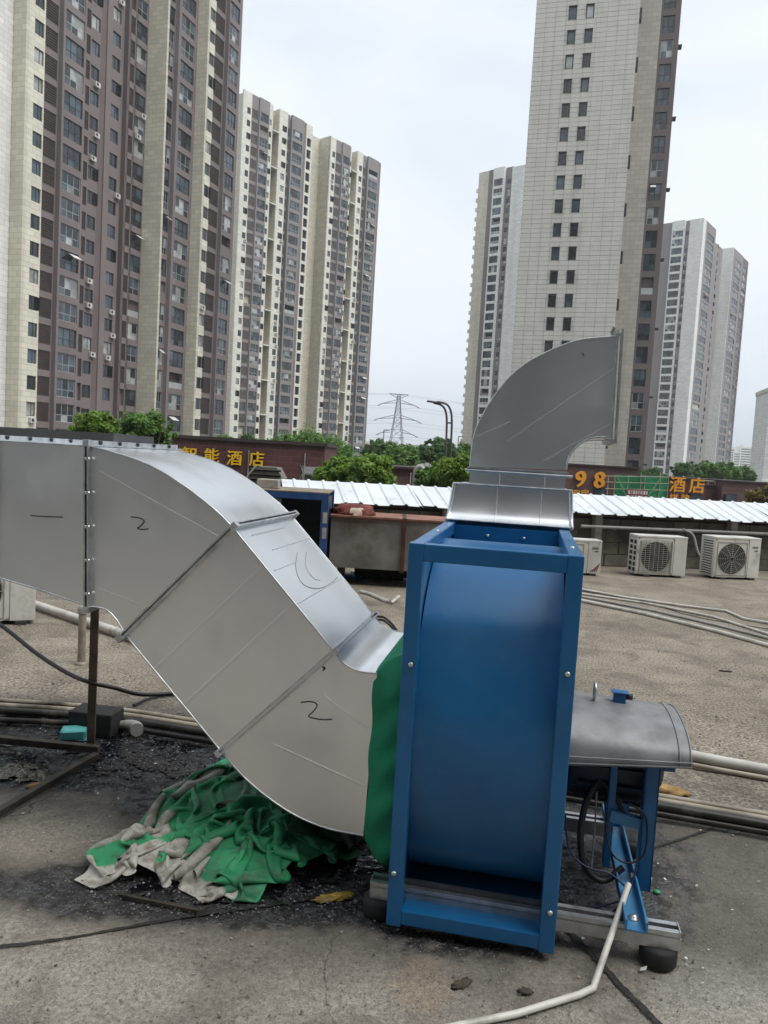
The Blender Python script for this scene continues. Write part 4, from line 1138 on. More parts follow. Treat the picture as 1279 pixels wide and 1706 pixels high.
# ---------------- centrifugal fan
FWD, FDP, FTOP, PO = .556, 1.08, 1.33, .05
fan = fan_root('centrifugal_fan', 'blue box-framed centrifugal fan with aluminium skids in the foreground', 'fan')
for (a, b) in ((0, 0), (FWD-PO, 0), (0, FDP-PO), (FWD-PO, FDP-PO)):
    m = MB(); m.box(a, a+PO, b, b+PO, .03, FTOP); o = m.build('post', BLUE, fan, .004)
def beam(x0, x1, y0, y1, z0, z1, nm='beam'): m = MB(); m.box(x0, x1, y0, y1, z0, z1); return m.build(nm, BLUE, fan, .004)
for y in (0.002, FDP-PO):
    beam(PO-.001, FWD-PO+.001, y, y+PO-.004, FTOP-.058, FTOP-.001); beam(PO-.001, FWD-PO+.001, y, y+PO-.006, .038, .088)
for x in (0.002, FWD-PO+.002):
    beam(x, x+PO-.004, PO-.001, FDP-PO+.001, FTOP-.056, FTOP-.002); beam(x, x+PO-.006, PO-.001, FDP-PO+.001, .04, .086)
# top plate over the rear, where the outlet collar sits, and the scroll
sc_c = (.62, .695); prof = []
for k in range(65):
    th = radians(40+k*265/64.)                    # from the cut-off over the top, down the front, under, and up the back
    r = .585+.015*min(1, k/20.)+.085*math.exp(-((40+k*265/64.-230)/27.)**2)
    prof.append((sc_c[0]+r*cos(th), sc_c[1]+r*sin(th)))
u0, u1 = PO-.02, FWD-PO+.02
m = MB(); extr_u(m, prof, u0+.012, u1-.012, 0, True); 
back = prof[-1]; m.add([(u0+.012, back[0], back[1]), (u1-.012, back[0], back[1]), (u1-.012, 1.5, .75), (u0+.012, 1.5, .75), (u0+.012, 1.5, FTOP-.01), (u1-.012, 1.5, FTOP-.01)],
      [(0, 1, 2, 3), (3, 2, 5, 4)]); m.build('scroll_casing', BLUE, fan)
side = [(.012, .05), (FDP, .05), (1.5, .6), (1.5, FTOP-.03), (.012, FTOP-.03)]
for ua in (u0, u1-.006):
    m = MB(); m.add([(ua, v, z) for v, z in side]+[(ua+.006, v, z) for v, z in side],
                    [tuple(range(len(side))), tuple(range(2*len(side)-1, len(side)-1, -1))]+[(i, len(side)+i, len(side)+(i+1) % len(side), (i+1) % len(side)) for i in range(len(side))])
    m.build('side_plate', BLUE, fan)
m = MB(); m.box(PO, FWD-PO, PO+.002, FDP-PO, .075, .082); m.build('bottom_tray', BLUE, fan)
m = MB(); m.box(PO, FWD-PO, FDP-PO-.055, FDP-PO-.045, FTOP-.12, FTOP-.012); m.build('collar_plate', BLUE, fan)
for x in (.2, .36): bolt(fan, (x, FDP-PO-.058, FTOP-.05), .007)
for (x, z) in ((.032, .93), (.018, .215), (.531, 1.0-.045), (.534, .17)): bolt(fan, (x, -.002, z), .0085)
for (px, py) in ((.03, .5), (.53, .25)): 
    m = MB(); m.lathe([(0, FTOP+.004), (.007, FTOP+.003), (.007, FTOP-.003)], (px, py, 0), 10); m.build('bolt', BOLT, fan)
# skids
for v0 in (.085, .80):
    m = MB(); y0, y1, z0, z1 = v0, v0+.062, .062, .122
    g_ = .011; yc = (y0+y1)/2; xa, xb = -.072, .95
    for ya, yb in ((y0, yc-g_), (yc+g_, y1)): m.box(xa, xb, ya, yb, z0+.04, z1)
    m.box(xa, xb, y0, y1, z0, z0+.045); rl = m.build('skid_rail', ALU, fan)
    m = MB(); m.box(xa+.001, xb-.001, yc-g_+.0005, yc+g_-.0005, z0+.046, z0+.05); m.build('slot', BLACK, rl)
    for q0, q1 in ((xb, xb+.005), (xa-.005, xa)): m = MB(); m.box(q0, q1, y0, y1, z0, z1+.003); m.build('end_cap', ALU, rl, .002)
    for (bx, by) in ((xb+.006, yc-.014), (xb+.006, yc+.014)): 
        b2 = MB(); b2.lathe([(0, .004), (.005, .003), (.005, -.002)], (bx, by, (z0+z1)/2), 8, 0, 'x'); b2.build('bolt', BOLT, rl)
    for xx in (xa+.03, xb-.055):
        m = MB(); m.lathe([(.0, .0), (.056, .0), (.06, .006), (.06, .05), (.054, .06), (0, .0615)], (xx, yc, 0), 28); m.build('rubber_foot', RUBBER, fan)
# motor bench: tilted channels, legs, motor under its sheet cover
m = MB(); x0, x1 = .775, .845
m.box(x0, x1, .05, .90, .1225, .129); m.box(x0, x0+.006, .05, .90, .129, .16); m.box(x1-.006, x1, .05, .90, .129, .16); ch = m.build('slide_channel', BLUE2, fan)
for v in (.085, .8):
    m = MB(); m.lathe([(.018, .0), (.018, .004), (.011, .005), (.011, .013), (0, .014)], (.81, v+.03, .129), 14); m.build('bolt', BOLT, ch)
for (a, b) in ((.835, .335), (.765, .70), (.80, .74)):
    z_ = .108 if b < .5 else .16
    m = MB(); m.box(a+.011, a+.061, b, b+.006, z_, .57); m.box(a+.011, a+.017, b, b+.05, z_, .57); m.box(a+.055, a+.061, b, b+.05, z_, .57); m.build('bench_leg', BLUE, fan)
m = MB(); m.box(.73, .755, .36, .41, .16, .55); m.build('bench_leg', BLUE, fan, .003)
m = MB(); m.tube([(.83, .36, .14), (.90, .36, .14)], .014, 10); m.build('pivot_pin', BOLT, fan)
m = MB(); m.bar((.74, .36, .36), (.87, .36, .34), .03, .04); m.build('cross_brace', BLUE2, fan)
m = MB(); m.box(.57, .95, .36, .74, .545, .57); m.build('bench_plate', BLUE, fan, .003)
m = MB(); m.lathe([(0, .565), (.15, .565), (.165, .6), (.165, .86), (.15, .9), (.1, .93), (0, .93)], (0, .55, .52), 24, 0, 'x')
for k in range(16):
    an = 2*pi*k/16; m.bar((.62, .55+.168*cos(an), .52+.168*sin(an)), (.86, .55+.168*cos(an), .52+.168*sin(an)), .012, .022, (0, cos(an), sin(an)))
m.build('motor', MOTOR, fan)
m = MB(); m.tube([(.4, .55, .62), (.6, .55, .62)], .02, 10); m.build('shaft', STEEL_DIRTY, fan)
arc = [(.275, .556)] + [(.55-.268*cos(radians(a)), .575+.15*sin(radians(a))**.9) for a in range(6, 175, 8)] + [(.825, .556)]
TP = lambda u, v, z: (u, v, z+(u-FWD)/.43*(.045-(z-.556)/.184*.075))      # the hood falls away to the right
m = MB(); extr_u(m, arc, FWD+.004, .985, 0, True, n=6)
ar2 = [(.55+(v-.55)*.985, z-.006) for v, z in arc]; extr_u(m, ar2[::-1], FWD+.004, .985, 0, True)
m.v = [TP(*p) for p in m.v]
o = m.build('motor_cover', COVER, fan)
for ua in (.945, .982): m = MB(); m.tube([TP(ua, .55+(v-.55)*1.005, z+.001) for v, z in arc], .003, 6); m.build('rim', COVER, o)
for zz in (.56, .585): m = MB(); m.tube([TP(FWD+.004, .274, zz), TP(.985, .274, zz)], .003, 6); m.build('rim', COVER, o)
m = MB(); m.add([TP(.984, v, z) for v, z in arc], [tuple(range(len(arc)))]); m.build('end_plate', COVER, o)
m = MB(); pts = [(.672+.0, .55+.022*sin(a), .725+.028*(1-cos(a))) for a in np.linspace(0, 2*pi, 18)]; m.tube(pts, .006, 8); m.build('lifting_eye', BOLT, fan)
m = MB(); m.box(.745, .79, .56, .60, .70, .755); m.box(.735, .80, .555, .605, .75, .754); m.build('bracket', BLUE, fan, .002)
m = MB(); m.lathe([(0, .0), (.012, 0), (.012, .025), (0, .025)], (.79, .575, .738), 10, 0, 'x'); m.build('knob', BLACK, fan)
# cables under the motor
def cable(pts, r, mt, nm='cable'): m = MB(); m.tube([tuple(p) for p in spline(pts, 8)], r, 8); m.build(nm, mt, fan)
cable([(.70, .40, .47), (.655, .36, .40), (.64, .33, .28), (.665, .32, .17), (.73, .33, .125), (.80, .36, .17)], .012, CABLE)
cable([(.70, .40, .47), (.76, .38, .42), (.79, .37, .36)], .011, CABLE)
cable([(.58, .30, .36), (.60, .28, .25), (.66, .27, .20), (.75, .28, .18), (.82, .27, .12), (.76, .24, .10), (.66, .24, .06), (.57, .26, .03)], .0035, CABLE_BLUE)
cable([(.72, .38, .4), (.74, .32, .26), (.80, .30, .22), (.86, .31, .26), (.86, .33, .38), (.80, .34, .42)], .0035, CABLE)
cable([(.56, .35, .01), (.64, .28, .01), (.72, .22, .05), (.79, .2, .14), (.83, .25, .24)], .0035, CABLE_BLUE)
cable([(.69, .38, .43), (.692, .37, .3), (.69, .36, .15)], .003, PVC_GREY)
fc = [(.565, .08, .0), (.66, .05, .012)]

# ---------------- galvanised duct into the fan
D1, D2 = .2, .88
duct = fan_root('air_duct', 'galvanised sheet duct stepping down from the left into the fan', 'duct')
def section(nm, top, bot, smooth_top=True):
    """side outline (pixels on the near face) pushed through the duct's width"""
    m = MB()
    n = len(top); 
    a = [(x, D1, z) for x, z in top]; b = [(x, D2, z) for x, z in top]
    c = [(x, D1, z) for x, z in bot]; d = [(x, D2, z) for x, z in bot]
    m.add(a+b, [(i, i+1, n+i+1, n+i) for i in range(n-1)], 0, True)
    k = len(bot)
    m.add(c+d, [(i+1, i, k+i, k+i+1) for i in range(k-1)], 0, True)
    for y, fl in ((D1, 0), (D2, 1)):
        P_ = [(x, y, z) for x, z in top] + [(x, y, z) for x, z in bot[::-1]]
        f_ = tuple(range(len(P_))); m.add(P_, [f_[::-1] if not fl else f_])
    o = m.build(nm, GALV, duct)
    for y in (D1-.001, D2+.001):
        for line in (top, bot): s_ = MB(); s_.tube([(x, y, z) for x, z in line], .0035, 6); s_.build('corner_seam', GALV_EDGE, o)
    return o
def pv(l, d=D1): return [V(x, y, d) for x, y in l]
def spl2(l, n=6): return [(float(p[0]), float(p[1])) for p in spline([(x, z) for x, z in l], n)]
j0t, j0b = V(148, 743, D1), V(148, 1009, D1)
f1t, f1b = V(389, 880, D1), V(208, 1057, D1)
f2t, f2b = V(557, 1086, D1), V(368, 1251, D1)
e_t, e_b = V(628, 1122, D1), V(605, 1392, D1)
zt0 = j0t[1]
uL = -1.70
section('straight_section', [(uL, zt0), (j0t[0], zt0)], [(uL, 1.045), (-1.5, 1.01), (j0b[0]-.02, .965)])
section('straight_section', [(-3.0, zt0), (uL-.004, zt0)], [(-3.0, 1.03), (uL-.004, 1.045)])
section('upper_elbow', spl2([(j0t[0], zt0)]+pv([(197, 756), (230, 767), (263, 782), (296, 802), (328, 825), (361, 852)])+[f1t]), spl2([(j0b[0], .962)]+pv([(175, 1015), (192, 1030), (202, 1046)])+[f1b]))
section('offset_section', [f1t, f2t], [f1b, f2b])
section('lower_elbow', spl2([f2t]+pv([(573, 1105), (598, 1118)])+[e_t]), spl2([f2b]+pv([(402, 1290), (442, 1325), (490, 1357), (542, 1379)])+[e_b]))
def flange(t, b, w=.018, out=.022, both=True):
    """angle flange: a rectangular ring standing proud round the duct on the cut line t-b"""
    o = ob('flange', None, duct)
    t = Vector((t[0], 0, t[1])); b = Vector((b[0], 0, b[1])); d = (t-b).normalized(); nrm = Vector((-d.z, 0, d.x))
    m = MB()
    hy = Vector((0, 1, 0))
    for off in (-.0075, .0075):
        k = nrm*off
        T = t+d*out/2; Bm = b-d*out/2
        m.bar(T+k+hy*(D1-out), T+k+hy*(D2+out), .006, out, d); m.bar(Bm+k+hy*(D1-out), Bm+k+hy*(D2+out), .006, out, d)
        m.bar(Bm+k+hy*(D1-out/2)-d*.0, T+k+hy*(D1-out/2), .006, out, (0, 1, 0)); m.bar(Bm+k+hy*(D2+out/2), T+k+hy*(D2+out/2), .006, out, (0, 1, 0))
    me = m.mesh('flange', GALV_EDGE); bpy.data.objects.remove(o); o = ob('flange', me, duct)
    m = MB()
    for cy in (D1-out/2, D2+out/2):
        for c_ in (t+d*out/2, b-d*out/2): m = MB(); m.bar(c_+hy*cy-nrm*.013, c_+hy*cy+nrm*.013, out*1.15, out*1.15, d); m.build('corner_clamp', GALV_EDGE, o, .002)
    return o, t, b, d, nrm
for (t_, b_) in (((j0t[0], zt0), (j0b[0], .963)), ((uL, zt0), (uL, 1.045))):
    o, t, b, d, nrm = flange(t_, b_)
    for k in range(5):
        p = t+d*.015+Vector((0, D1+.06+k*.14, 0)); m = MB(); m.lathe([(0, .017), (.0095, .015), (.0095, -.016)], tuple(p), 10, 0, 'x'); m.build('bolt', BLACK, o)
        m = MB(); p = b+(t-b)*(.08+k*.21)+Vector((0, D1-.015, 0)); m.lathe([(0, .014), (.0075, .012), (.0075, -.013)], tuple(p), 10, 0, 'x'); m.build('bolt', BOLT, o)
flange(f1t, f1b, out=.026); flange(f2t, f2b, out=.018)
# pressed stiffening beads across the sheets
def bead(a, b, nm='stiffening_bead', r=.003):
    m = MB(); m.tube([(a[0], D1-.0002, a[1]), (b[0], D1-.0002, b[1])], r*2, 10, flatb=.07); m.build(nm, GALV, duct)
def lerp(a, b, t): return (a[0]+(b[0]-a[0])*t, a[1]+(b[1]-a[1])*t)
for t in (.34, .68): bead(lerp(f1t, f2t, t*.9), lerp(f1b, f2b, t*.9))
bead(V(540, 1160, D1), V(612, 1215, D1), r=.0018); bead(V(455, 1240, D1), V(608, 1310, D1), r=.0018)
bead(V(165, 785, D1), V(365, 895, D1), r=.0016); bead(V(163, 980, D1), V(240, 1010, D1), r=.0016)
dn = Vector((f2t[0]-f1t[0], 0, f2t[1]-f1t[1])).normalized(); nn = Vector((-dn.z, 0, dn.x))
if nn.z < 0: nn = -nn
for t, a, b in ((.22, D1+.18, D2), (.36, D1+.05, D1+.3), (.62, D1, D2), (.08, D1+.1, D2-.2)):
    p = lerp(f1t, f2t, t); m = MB(); m.tube([(p[0], a, p[1]), (p[0], b, p[1])], .004, 8, flat=.6); m.build('stiffening_bead', GALV, duct)
# handwritten marker strokes
def stroke(pix, d=D1, r=.0022, mt=INK):
    m = MB(); pts = spline([(V(x, y, d)[0], d-.0012, V(x, y, d)[1]) for x, y in pix], 8); m.tube([tuple(p) for p in pts], r, 6); m.build('marker_stroke', mt, duct)
stroke([(51, 859), (75, 860.5), (105, 861.5)])
stroke([(218, 861), (232, 863), (240, 868), (234, 876), (229, 880), (236, 882), (247, 881)])
stroke([(501, 1170), (518, 1169), (528, 1174), (522, 1185), (514, 1193), (524, 1197), (540, 1199), (553, 1198)])
stroke([(537, 1111), (541, 1113), (538, 1117)], r=.003); stroke([(478, 1158), (481, 1159)], r=.003)
# scuffs on top: bent wire marks
def top_mark(pts, r=.002):
    m = MB(); q = []
    for t, v in pts: p = lerp(f1t, f2t, t); q.append((p[0]+nn.x*.0008, v, p[1]+nn.z*.0008))
    m.tube([tuple(x) for x in spline(q, 6)], r, 5, flat=.4); m.build('marker_stroke', GALV_OLD, duct)
top_mark([(.3, .60), (.4, .46), (.52, .40), (.6, .5), (.615, .68), (.6, .82)]); top_mark([(.32, .70), (.42, .57), (.52, .55), (.56, .6)], .0014)

# ---------------- green cloth collar between duct and fan
m = MB(); rows = []; n = 160; zb, ztp = e_b[1], e_t[1]; cr = random.Random(6)
ph = [cr.uniform(0, 6) for _ in range(6)]
for k in range(15):
    t = k/14.; u = -.128+t*.15; row = []
    for j in range(n):
        s_ = j/n*4; i = int(s_); f_ = s_-i
        if i == 0: v, z, nv, nz_ = D1, zb+(ztp-zb)*f_, -1, 0
        elif i == 1: v, z, nv, nz_ = D1+(D2-D1)*f_, ztp, 0, 1
        elif i == 2: v, z, nv, nz_ = D2, ztp+(zb-ztp)*f_, 1, 0
        else: v, z, nv, nz_ = D2+(D1-D2)*f_, zb, 0, -1
        a = j/n*2*pi
        edge = sin(pi*min(1, t*1.02))
        off = .006 + edge*(.012 + .006*sin(5*a+ph[0]+2*t) + .004*sin(17*a+ph[1]-5*t)+.0025*sin(37*a+ph[2]+7*t)*(i != 0))
        if i == 3: off += edge*.05 + .012
        if i == 1: off += edge*.02+t*.05
        cn = min(f_, 1-f_); off -= .01*max(0, 1-cn*8)
        # the cloth hangs lowest at its front lower corner
        lowc = max(0, 1-abs(s_ if s_ < 2 else s_-4)*4); dz = -.05*lowc*(.4+.6*edge)
        row.append((u+.006*sin(13*a+ph[3])*edge + (.0 if i != 0 else -.004*sin(3*z*9)), v+nv*off, z+nz_*off+dz+t*.02*(1 if i == 1 else 0)))
    rows.append(row)
loft(m, rows, 0, True, True)
GREENC = mat('green_canvas', (.012, .26, .13), .75, 0, .25, 6., (90, .25), dirt=((.005, .05, .03), .4, 3))
o = m.build('cloth_collar', GREENC, None); o.location = FL; o.rotation_euler = (0, 0, FA)
tag(o, 'dark green canvas collar tied between the duct end and the blue fan', 'duct collar')

# ---------------- exhaust elbow on the fan outlet
ex = fan_root('exhaust_elbow', 'galvanised exhaust elbow curving right on top of the blue fan', 'duct')
E1, E2 = 1.10, 1.50
v_ = lambda l: [V(x, y, E1) for x, y in l]
outer = spl2(v_([(783, 777), (787, 740), (794, 712), (810, 681), (829, 652), (851, 626), (879, 604), (910, 587), (941, 574), (973, 565), (1028, 560)]), 4)
inner = spl2(v_([(943, 783), (947, 763), (959, 746), (973, 735), (988, 729), (1018, 728)]), 5)
m = MB(); a = [(x, E1, z) for x, z in outer]; b = [(x, E2, z) for x, z in outer]; c = [(x, E1, z) for x, z in inner]; d = [(x, E2, z) for x, z in inner]
n = len(a); m.add(a+b, [(i, i+1, n+i+1, n+i) for i in range(n-1)], 0, True)
k = len(c); m.add(c+d, [(i+1, i, k+i, k+i+1) for i in range(k-1)], 0, True)
for y in (E1, E2): m.add([(x, y, z) for x, z in outer]+[(x, y, z) for x, z in inner[::-1]], [tuple(range(n+k-1, -1, -1)) if y == E1 else tuple(range(n+k))])
o = m.build('elbow_shell', GALV, ex)
for y in (E1-.001, E2+.001):
    for l in (outer, inner): m = MB(); m.tube([(x, y, z) for x, z in l], .004, 6); m.build('corner_seam', GALV_EDGE, o)
for pa in (((845, 735), (1022, 615)), ((905, 768), (1020, 705)), ((792, 728), (850, 703))):
    A_, B_ = V(*pa[0], E1), V(*pa[1], E1); m = MB(); m.tube([(A_[0], E1-.0004, A_[1]), (B_[0], E1-.0004, B_[1])], .0035, 10, flatb=.06); m.build('stiffening_bead', GALV, o)
A_ = V(970, 588, E1); m = MB(); m.bar((A_[0], E1-.002, A_[1]), (A_[0]+.008, E1-.002, A_[1]-.012), .006, .003); m.build('marker_stroke', INK, o)
# outlet rim, dented and flared
t = V(1029, 553, E1); b = V(1018, 735, E1); m = MB()
for (uo, w) in ((.0, .012), (.018, .02)):
    m.bar((b[0]+uo, E1-.012, b[1]-.005), (t[0]+uo, E1-.012, t[1]), w*.5, w*1.4, (0, 1, 0)); m.bar((b[0]+uo, E2+.012, b[1]), (t[0]+uo, E2+.012, t[1]), w*.5, w*1.4, (0, 1, 0))
    m.bar((t[0]+uo, E1-.02, t[1]), (t[0]+uo, E2+.02, t[1]), w*.5, w, (0, 0, 1)); m.bar((b[0]+uo, E1-.02, b[1]), (b[0]+uo, E2+.02, b[1]), w*.5, w, (0, 0, 1))
m.build('outlet_rim', GALV_EDGE, ex)
m = MB(); r_ = random.Random(8)
for k in range(5):
    p = Vector((t[0]-.01+r_.uniform(-.03, .02), E1-.01+r_.uniform(-.01, .01), t[1]-.006+r_.uniform(-.015, .02))); m.bar(p, p+Vector((r_.uniform(-.01, .04), 0, r_.uniform(.0, .03))), .014, .004, (0, 1, .4))
m.bar((b[0]-.03, E1-.015, b[1]+.004), (b[0]+.02, E1-.015, b[1]-.004), .03, .012, (0, 0, 1)); m.build('bent_corner', GALV_EDGE, ex)
# collar band, upper neck, flared lower neck
uA, uB = V(783, 777, E1)[0], V(943, 783, E1)[0]; zN = 1.588
m = MB(); m.box(uA-.008, uB+.008, E1-.01, E2+.01, zN-.03, zN-.004); 
m.box(uA-.013, uB+.013, E1-.016, E2+.016, zN-.012, zN-.006); m.tube([(uA-.02, E1-.013, zN-.022), (uB+.03, E1-.013, zN-.024)], .007, 6); m.build('collar_band', GALV_EDGE, ex)
m = MB(); m.box(uA, uB, E1+.002, E2, 1.49, zN-.03); o = m.build('neck', GALV, ex)
m = MB()
for uu in (uA+.14, uB-.09): m.tube([(uu, E1+.0015, 1.5), (uu, E1+.0015, zN-.03)], .002, 5)
m.build('stiffening_bead', GALV, o)
m = MB(); rows = []
for k in range(10):
    s_ = k/9.; z = 1.335+.165*s_; fl = 1-math.sqrt(max(0, 1-(1-s_)**2))*1.0
    rows.append([(.012+.016*s_, E1-.012-.07*fl, z), (FWD+.004-.012*s_, E1-.012-.07*fl, z)])
m2 = [(p[0], p[1]) for p in rows]
loft(m, rows, 0, True)
for i, s_ in ((0, -1), (1, 1)):
    l = [r[i] for r in rows]; bk = [(p[0], E2+.02, p[2]) for p in l]; kk = len(l)
    m.add(l+bk, [(j, j+1, kk+j+1, kk+j) for j in range(kk-1)], 0, True)
tp = rows[-1]; m.add([tp[0], tp[1], (tp[1][0], E2+.02, tp[1][2]), (tp[0][0], E2+.02, tp[0][2])], [(0, 1, 2, 3)])
m.add([(rows[0][0][0], E2+.02, 1.335), (rows[0][1][0], E2+.02, 1.335), (tp[1][0], E2+.02, tp[1][2]), (tp[0][0], E2+.02, tp[0][2])], [(0, 1, 2, 3)])
o = m.build('flared_neck', GALV, ex)
m = MB()
for i, du in ((0, -.004), (1, .004)):
    m.tube([(r[i][0]+du, r[i][1]-.004, r[i][2]) for r in rows], .009, 8)
m.tube([(rows[-1][0][0]-.01, rows[-1][0][1]-.004, 1.502), (rows[-1][1][0]+.01, rows[-1][1][1]-.004, 1.502)], .005, 6)
m.tube([(rows[0][0][0], rows[0][0][1]-.003, 1.338), (rows[0][1][0], rows[0][1][1]-.003, 1.338)], .005, 6)
m.build('seam', GALV_EDGE, o)
m = MB()
for uu in (.225, .425): m.tube([(uu, r[0][1]-.0008, r[0][2]) for r in rows], .0022, 5)
m.build('stiffening_bead', GALV_EDGE, o)

# ---------------- steel stand under the duct
st = thing('steel_stand', 'grimy angle-iron stand with one post under the left duct', 'stand', tuple(W(-1.742, 1.0)), FA)
m = MB(); m.box(-.022, .022, -.004, .004, .03, 1.02); m.box(-.022, -.015, .004, .04, .03, 1.02); m.build('post', mat('rusty_brown_steel', (.12, .085, .055), .6, .2, .4, 8., (30, .3), dirt=((.02, .016, .012), .8, 5.)), st)
ga, gb = G(160, 1258, .03), G(-40, 1375, .03); q = W(-1.742, 1.0)
inv = lambda p: (float((p-q)@FU), float((p-q)@FV), float(p[2]))
m = MB(); m.bar(inv(ga), inv(gb), .035, .03); m.build('base_bar', STEEL_DIRTY, st, .003)
ga, gb = G(165, 1248, .05), G(-60, 1226, .05); m = MB(); m.bar(inv(ga), inv(gb), .035, .035); m.build('base_bar', STEEL_DIRTY, st, .003)
m = MB(); m.bar((-.6, 0, .955), (.1, 0, .955), .04, .04); m.build('top_bar', STEEL_DIRTY, st)

# ---------------- air conditioners
def outdoor_unit(label, loc, rz, w, h, d, side, grille, logo=None, swoosh=False, logo_at=(.2, .4)):
    e = thing('outdoor_air_conditioner', label, 'air conditioner', loc, rz, 'outdoor units on the roof')
    m = MB(); x0, x1 = -w/2, w/2; b0 = .035
    cxg, rg = (x0+w*.40, h*.37)
    m.box(x0+.012, x1, -d/2+.012, d/2, b0, h-.012)
    m.build('casing', AC_WHITE, e, .008)
    m = MB(); m.box(x0-.004, x1+.006, -d/2-.006, d/2+.004, h-.03, h); m.build('lid', AC_WHITE, e, .006)
    # front plate with the round opening
    m = MB(); n = 36; yF = -d/2; zc = h*.49
    fx0, fx1, fz0, fz1 = x0, x0+w*.74, b0, h-.03
    cxg = (fx0+fx1)/2+.01; rg = min(rg, (fx1-fx0)*.42)
    ring = [(cxg+rg*cos(2*pi*k/n), zc+rg*sin(2*pi*k/n)) for k in range(n)]
    outr = []
    for k in range(n):
        a = 2*pi*k/n; c_, s_ = cos(a), sin(a)
        sx = (fx1-cxg if c_ > 0 else cxg-fx0)/max(abs(c_), 1e-6); sz = (fz1-zc if s_ > 0 else zc-fz0)/max(abs(s_), 1e-6)
        k_ = min(sx, sz); outr.append((cxg+c_*k_, zc+s_*k_))
    vs = [(x, yF, z) for x, z in ring]+[(x, yF, z) for x, z in outr]+[(x, yF+.011, z) for x, z in ring]
    m.add(vs, [(k, (k+1) % n, n+(k+1) % n, n+k) for k in range(n)]+[(2*n+k, 2*n+(k+1) % n, (k+1) % n, k) for k in range(n)])
    m.build('front_plate', AC_WHITE, e)
    m = MB(); m.lathe([(0, 0), (rg*.99, 0)], (cxg, yF+.0115, zc), n, 0, 'y', False); fp = m.build('fan_well', AC_DARK, e)
    m = MB()
    for k in range(3):
        a = k*2*pi/3+.4; m.add([(cxg, yF+.008, zc), (cxg+rg*.9*cos(a), yF+.004, zc+rg*.9*sin(a)), (cxg+rg*.93*cos(a+.7), yF+.01, zc+rg*.93*sin(a+.7)), (cxg+rg*.5*cos(a+.9), yF+.01, zc+rg*.5*sin(a+.9))], [(0, 1, 2, 3)])
    m.lathe([(0, 0), (rg*.2, .0), (rg*.2, .008)], (cxg, yF+.002, zc), 14, 0, 'y'); m.build('fan_blade', BLACK, fp)
    m = MB(); g0 = rg*1.06
    if grille == 'grid':
        for k in range(17): z = zc-g0+2*g0*k/16; m.box(cxg-g0, cxg+g0, yF-.016, yF-.011, z-.003, z+.003)
        for k in range(8): x = cxg-g0+2*g0*k/7; m.box(x-.003, x+.003, yF-.019, yF-.015, zc-g0, zc+g0)
        m.box(cxg-g0-.006, cxg-g0+.004, yF-.018, yF, zc-g0, zc+g0); m.box(cxg+g0-.004, cxg+g0+.006, yF-.018, yF, zc-g0, zc+g0)
    else:
        for k in range(1, 9): r_ = rg*k/8.2; m.tube([(cxg+r_*cos(a), yF-.012, zc+r_*sin(a)) for a in np.linspace(0, 2*pi, 26)], .0028, 4, cap=False)
        for k in range(12): a = 2*pi*k/12; m.bar((cxg+rg*.15*cos(a), yF-.01, zc+rg*.15*sin(a)), (cxg+rg*1.02*cos(a), yF-.01, zc+rg*1.02*sin(a)), .005, .005)
        for (xa, xb, za, zb) in ((-1, 1, -1.0, -.975), (-1, 1, .975, 1.), (-1, -.975, -1, 1), (.975, 1, -1, 1)): m.box(cxg+xa*g0, cxg+xb*g0, yF-.008, yF, zc+za*g0, zc+zb*g0)
    m.build('fan_grille', AC_GRILLE, e)
    m = MB(); m.box(fx1+.004, x1+.002, yF-.004, yF+.02, b0, h-.03); m.build('service_panel', AC_WHITE, e, .004)
    # left flank: open coil behind a lattice or slats
    m = MB(); m.box(x0+.008, x0+.0115, -d/2+.03, d/2-.03, b0+.03, h-.06); m.build('coil', AC_DARK, e)
    m = MB()
    if side == 'lattice':
        nz = 6
        for k in range(nz+1): z = b0+.02+(h-.09-b0)*k/nz; m.box(x0-.002, x0+.008, -d/2+.005, d/2, z-.012, z+.012)
        for y in (-d/2+.02, -.01, d/2-.02): m.box(x0-.0035, x0+.0065, y-.015, y+.015, b0, h-.03)
    else:
        nz = 14
        for k in range(nz+1): z = b0+.02+(h-.08-b0)*k/nz; m.box(x0-.003, x0+.008, -d/2+.03, d/2-.02, z-.010, z+.010)
        m.box(x0-.004, x0+.007, -d/2, -d/2+.05, b0, h-.03); m.box(x0-.004, x0+.007, d/2-.05, d/2, b0, h-.03)
    m.build('side_guard', AC_WHITE, e)
    for xx in (x0+w*.16, x1-w*.2):
        m = MB(); m.box(xx, xx+.09, -d/2-.02, d/2+.02, 0, b0); m.build('foot', AC_DARK, e, .004)
    if logo:
        me = text_mesh(logo, .045, .001, [LOGO], .01); ob('logo', me, e, (x1-w*.12, yF-.006, h*.78))
        m = MB(); m.box(x1-w*.13, x1-w*.06, yF-.0065, yF-.004, h*.68, h*.71); m.build('badge', LOGO, e)
    if swoosh:
        for k in range(4):
            m = MB(); m.bar((x1-.15+.03*k, yF-.006, h*.13), (x1-.09+.025*k, yF-.006, h*.19+.03*k), .004, .014); m.build('logo', LOGO_RED if k % 2 else LOGO, e)
    return e
def base_mid(pl, pr, z=0.): a, b = G(*pl, z), G(*pr, z); return (a+b)/2
c = G(1100, 962); outdoor_unit('white outdoor unit with square wire grille and latticed side, middle of the right-hand three', (c[0]-.02, c[1]+.17, 0), radians(6), .80, .64, .31, 'lattice', 'grid')
c = G(1222, 966); outdoor_unit('white outdoor unit with framed round grille and slatted side, nearest the right edge', (c[0], c[1]+.2, 0), radians(11), .80, .67, .36, 'slats', 'round', 'GREE')
c = G(958, 958); outdoor_unit('white outdoor unit half hidden behind the blue fan frame', (c[0]-.02, c[1]+.16, 0), radians(2), .78, .54, .3, 'slats', 'round', 'GREE', True)
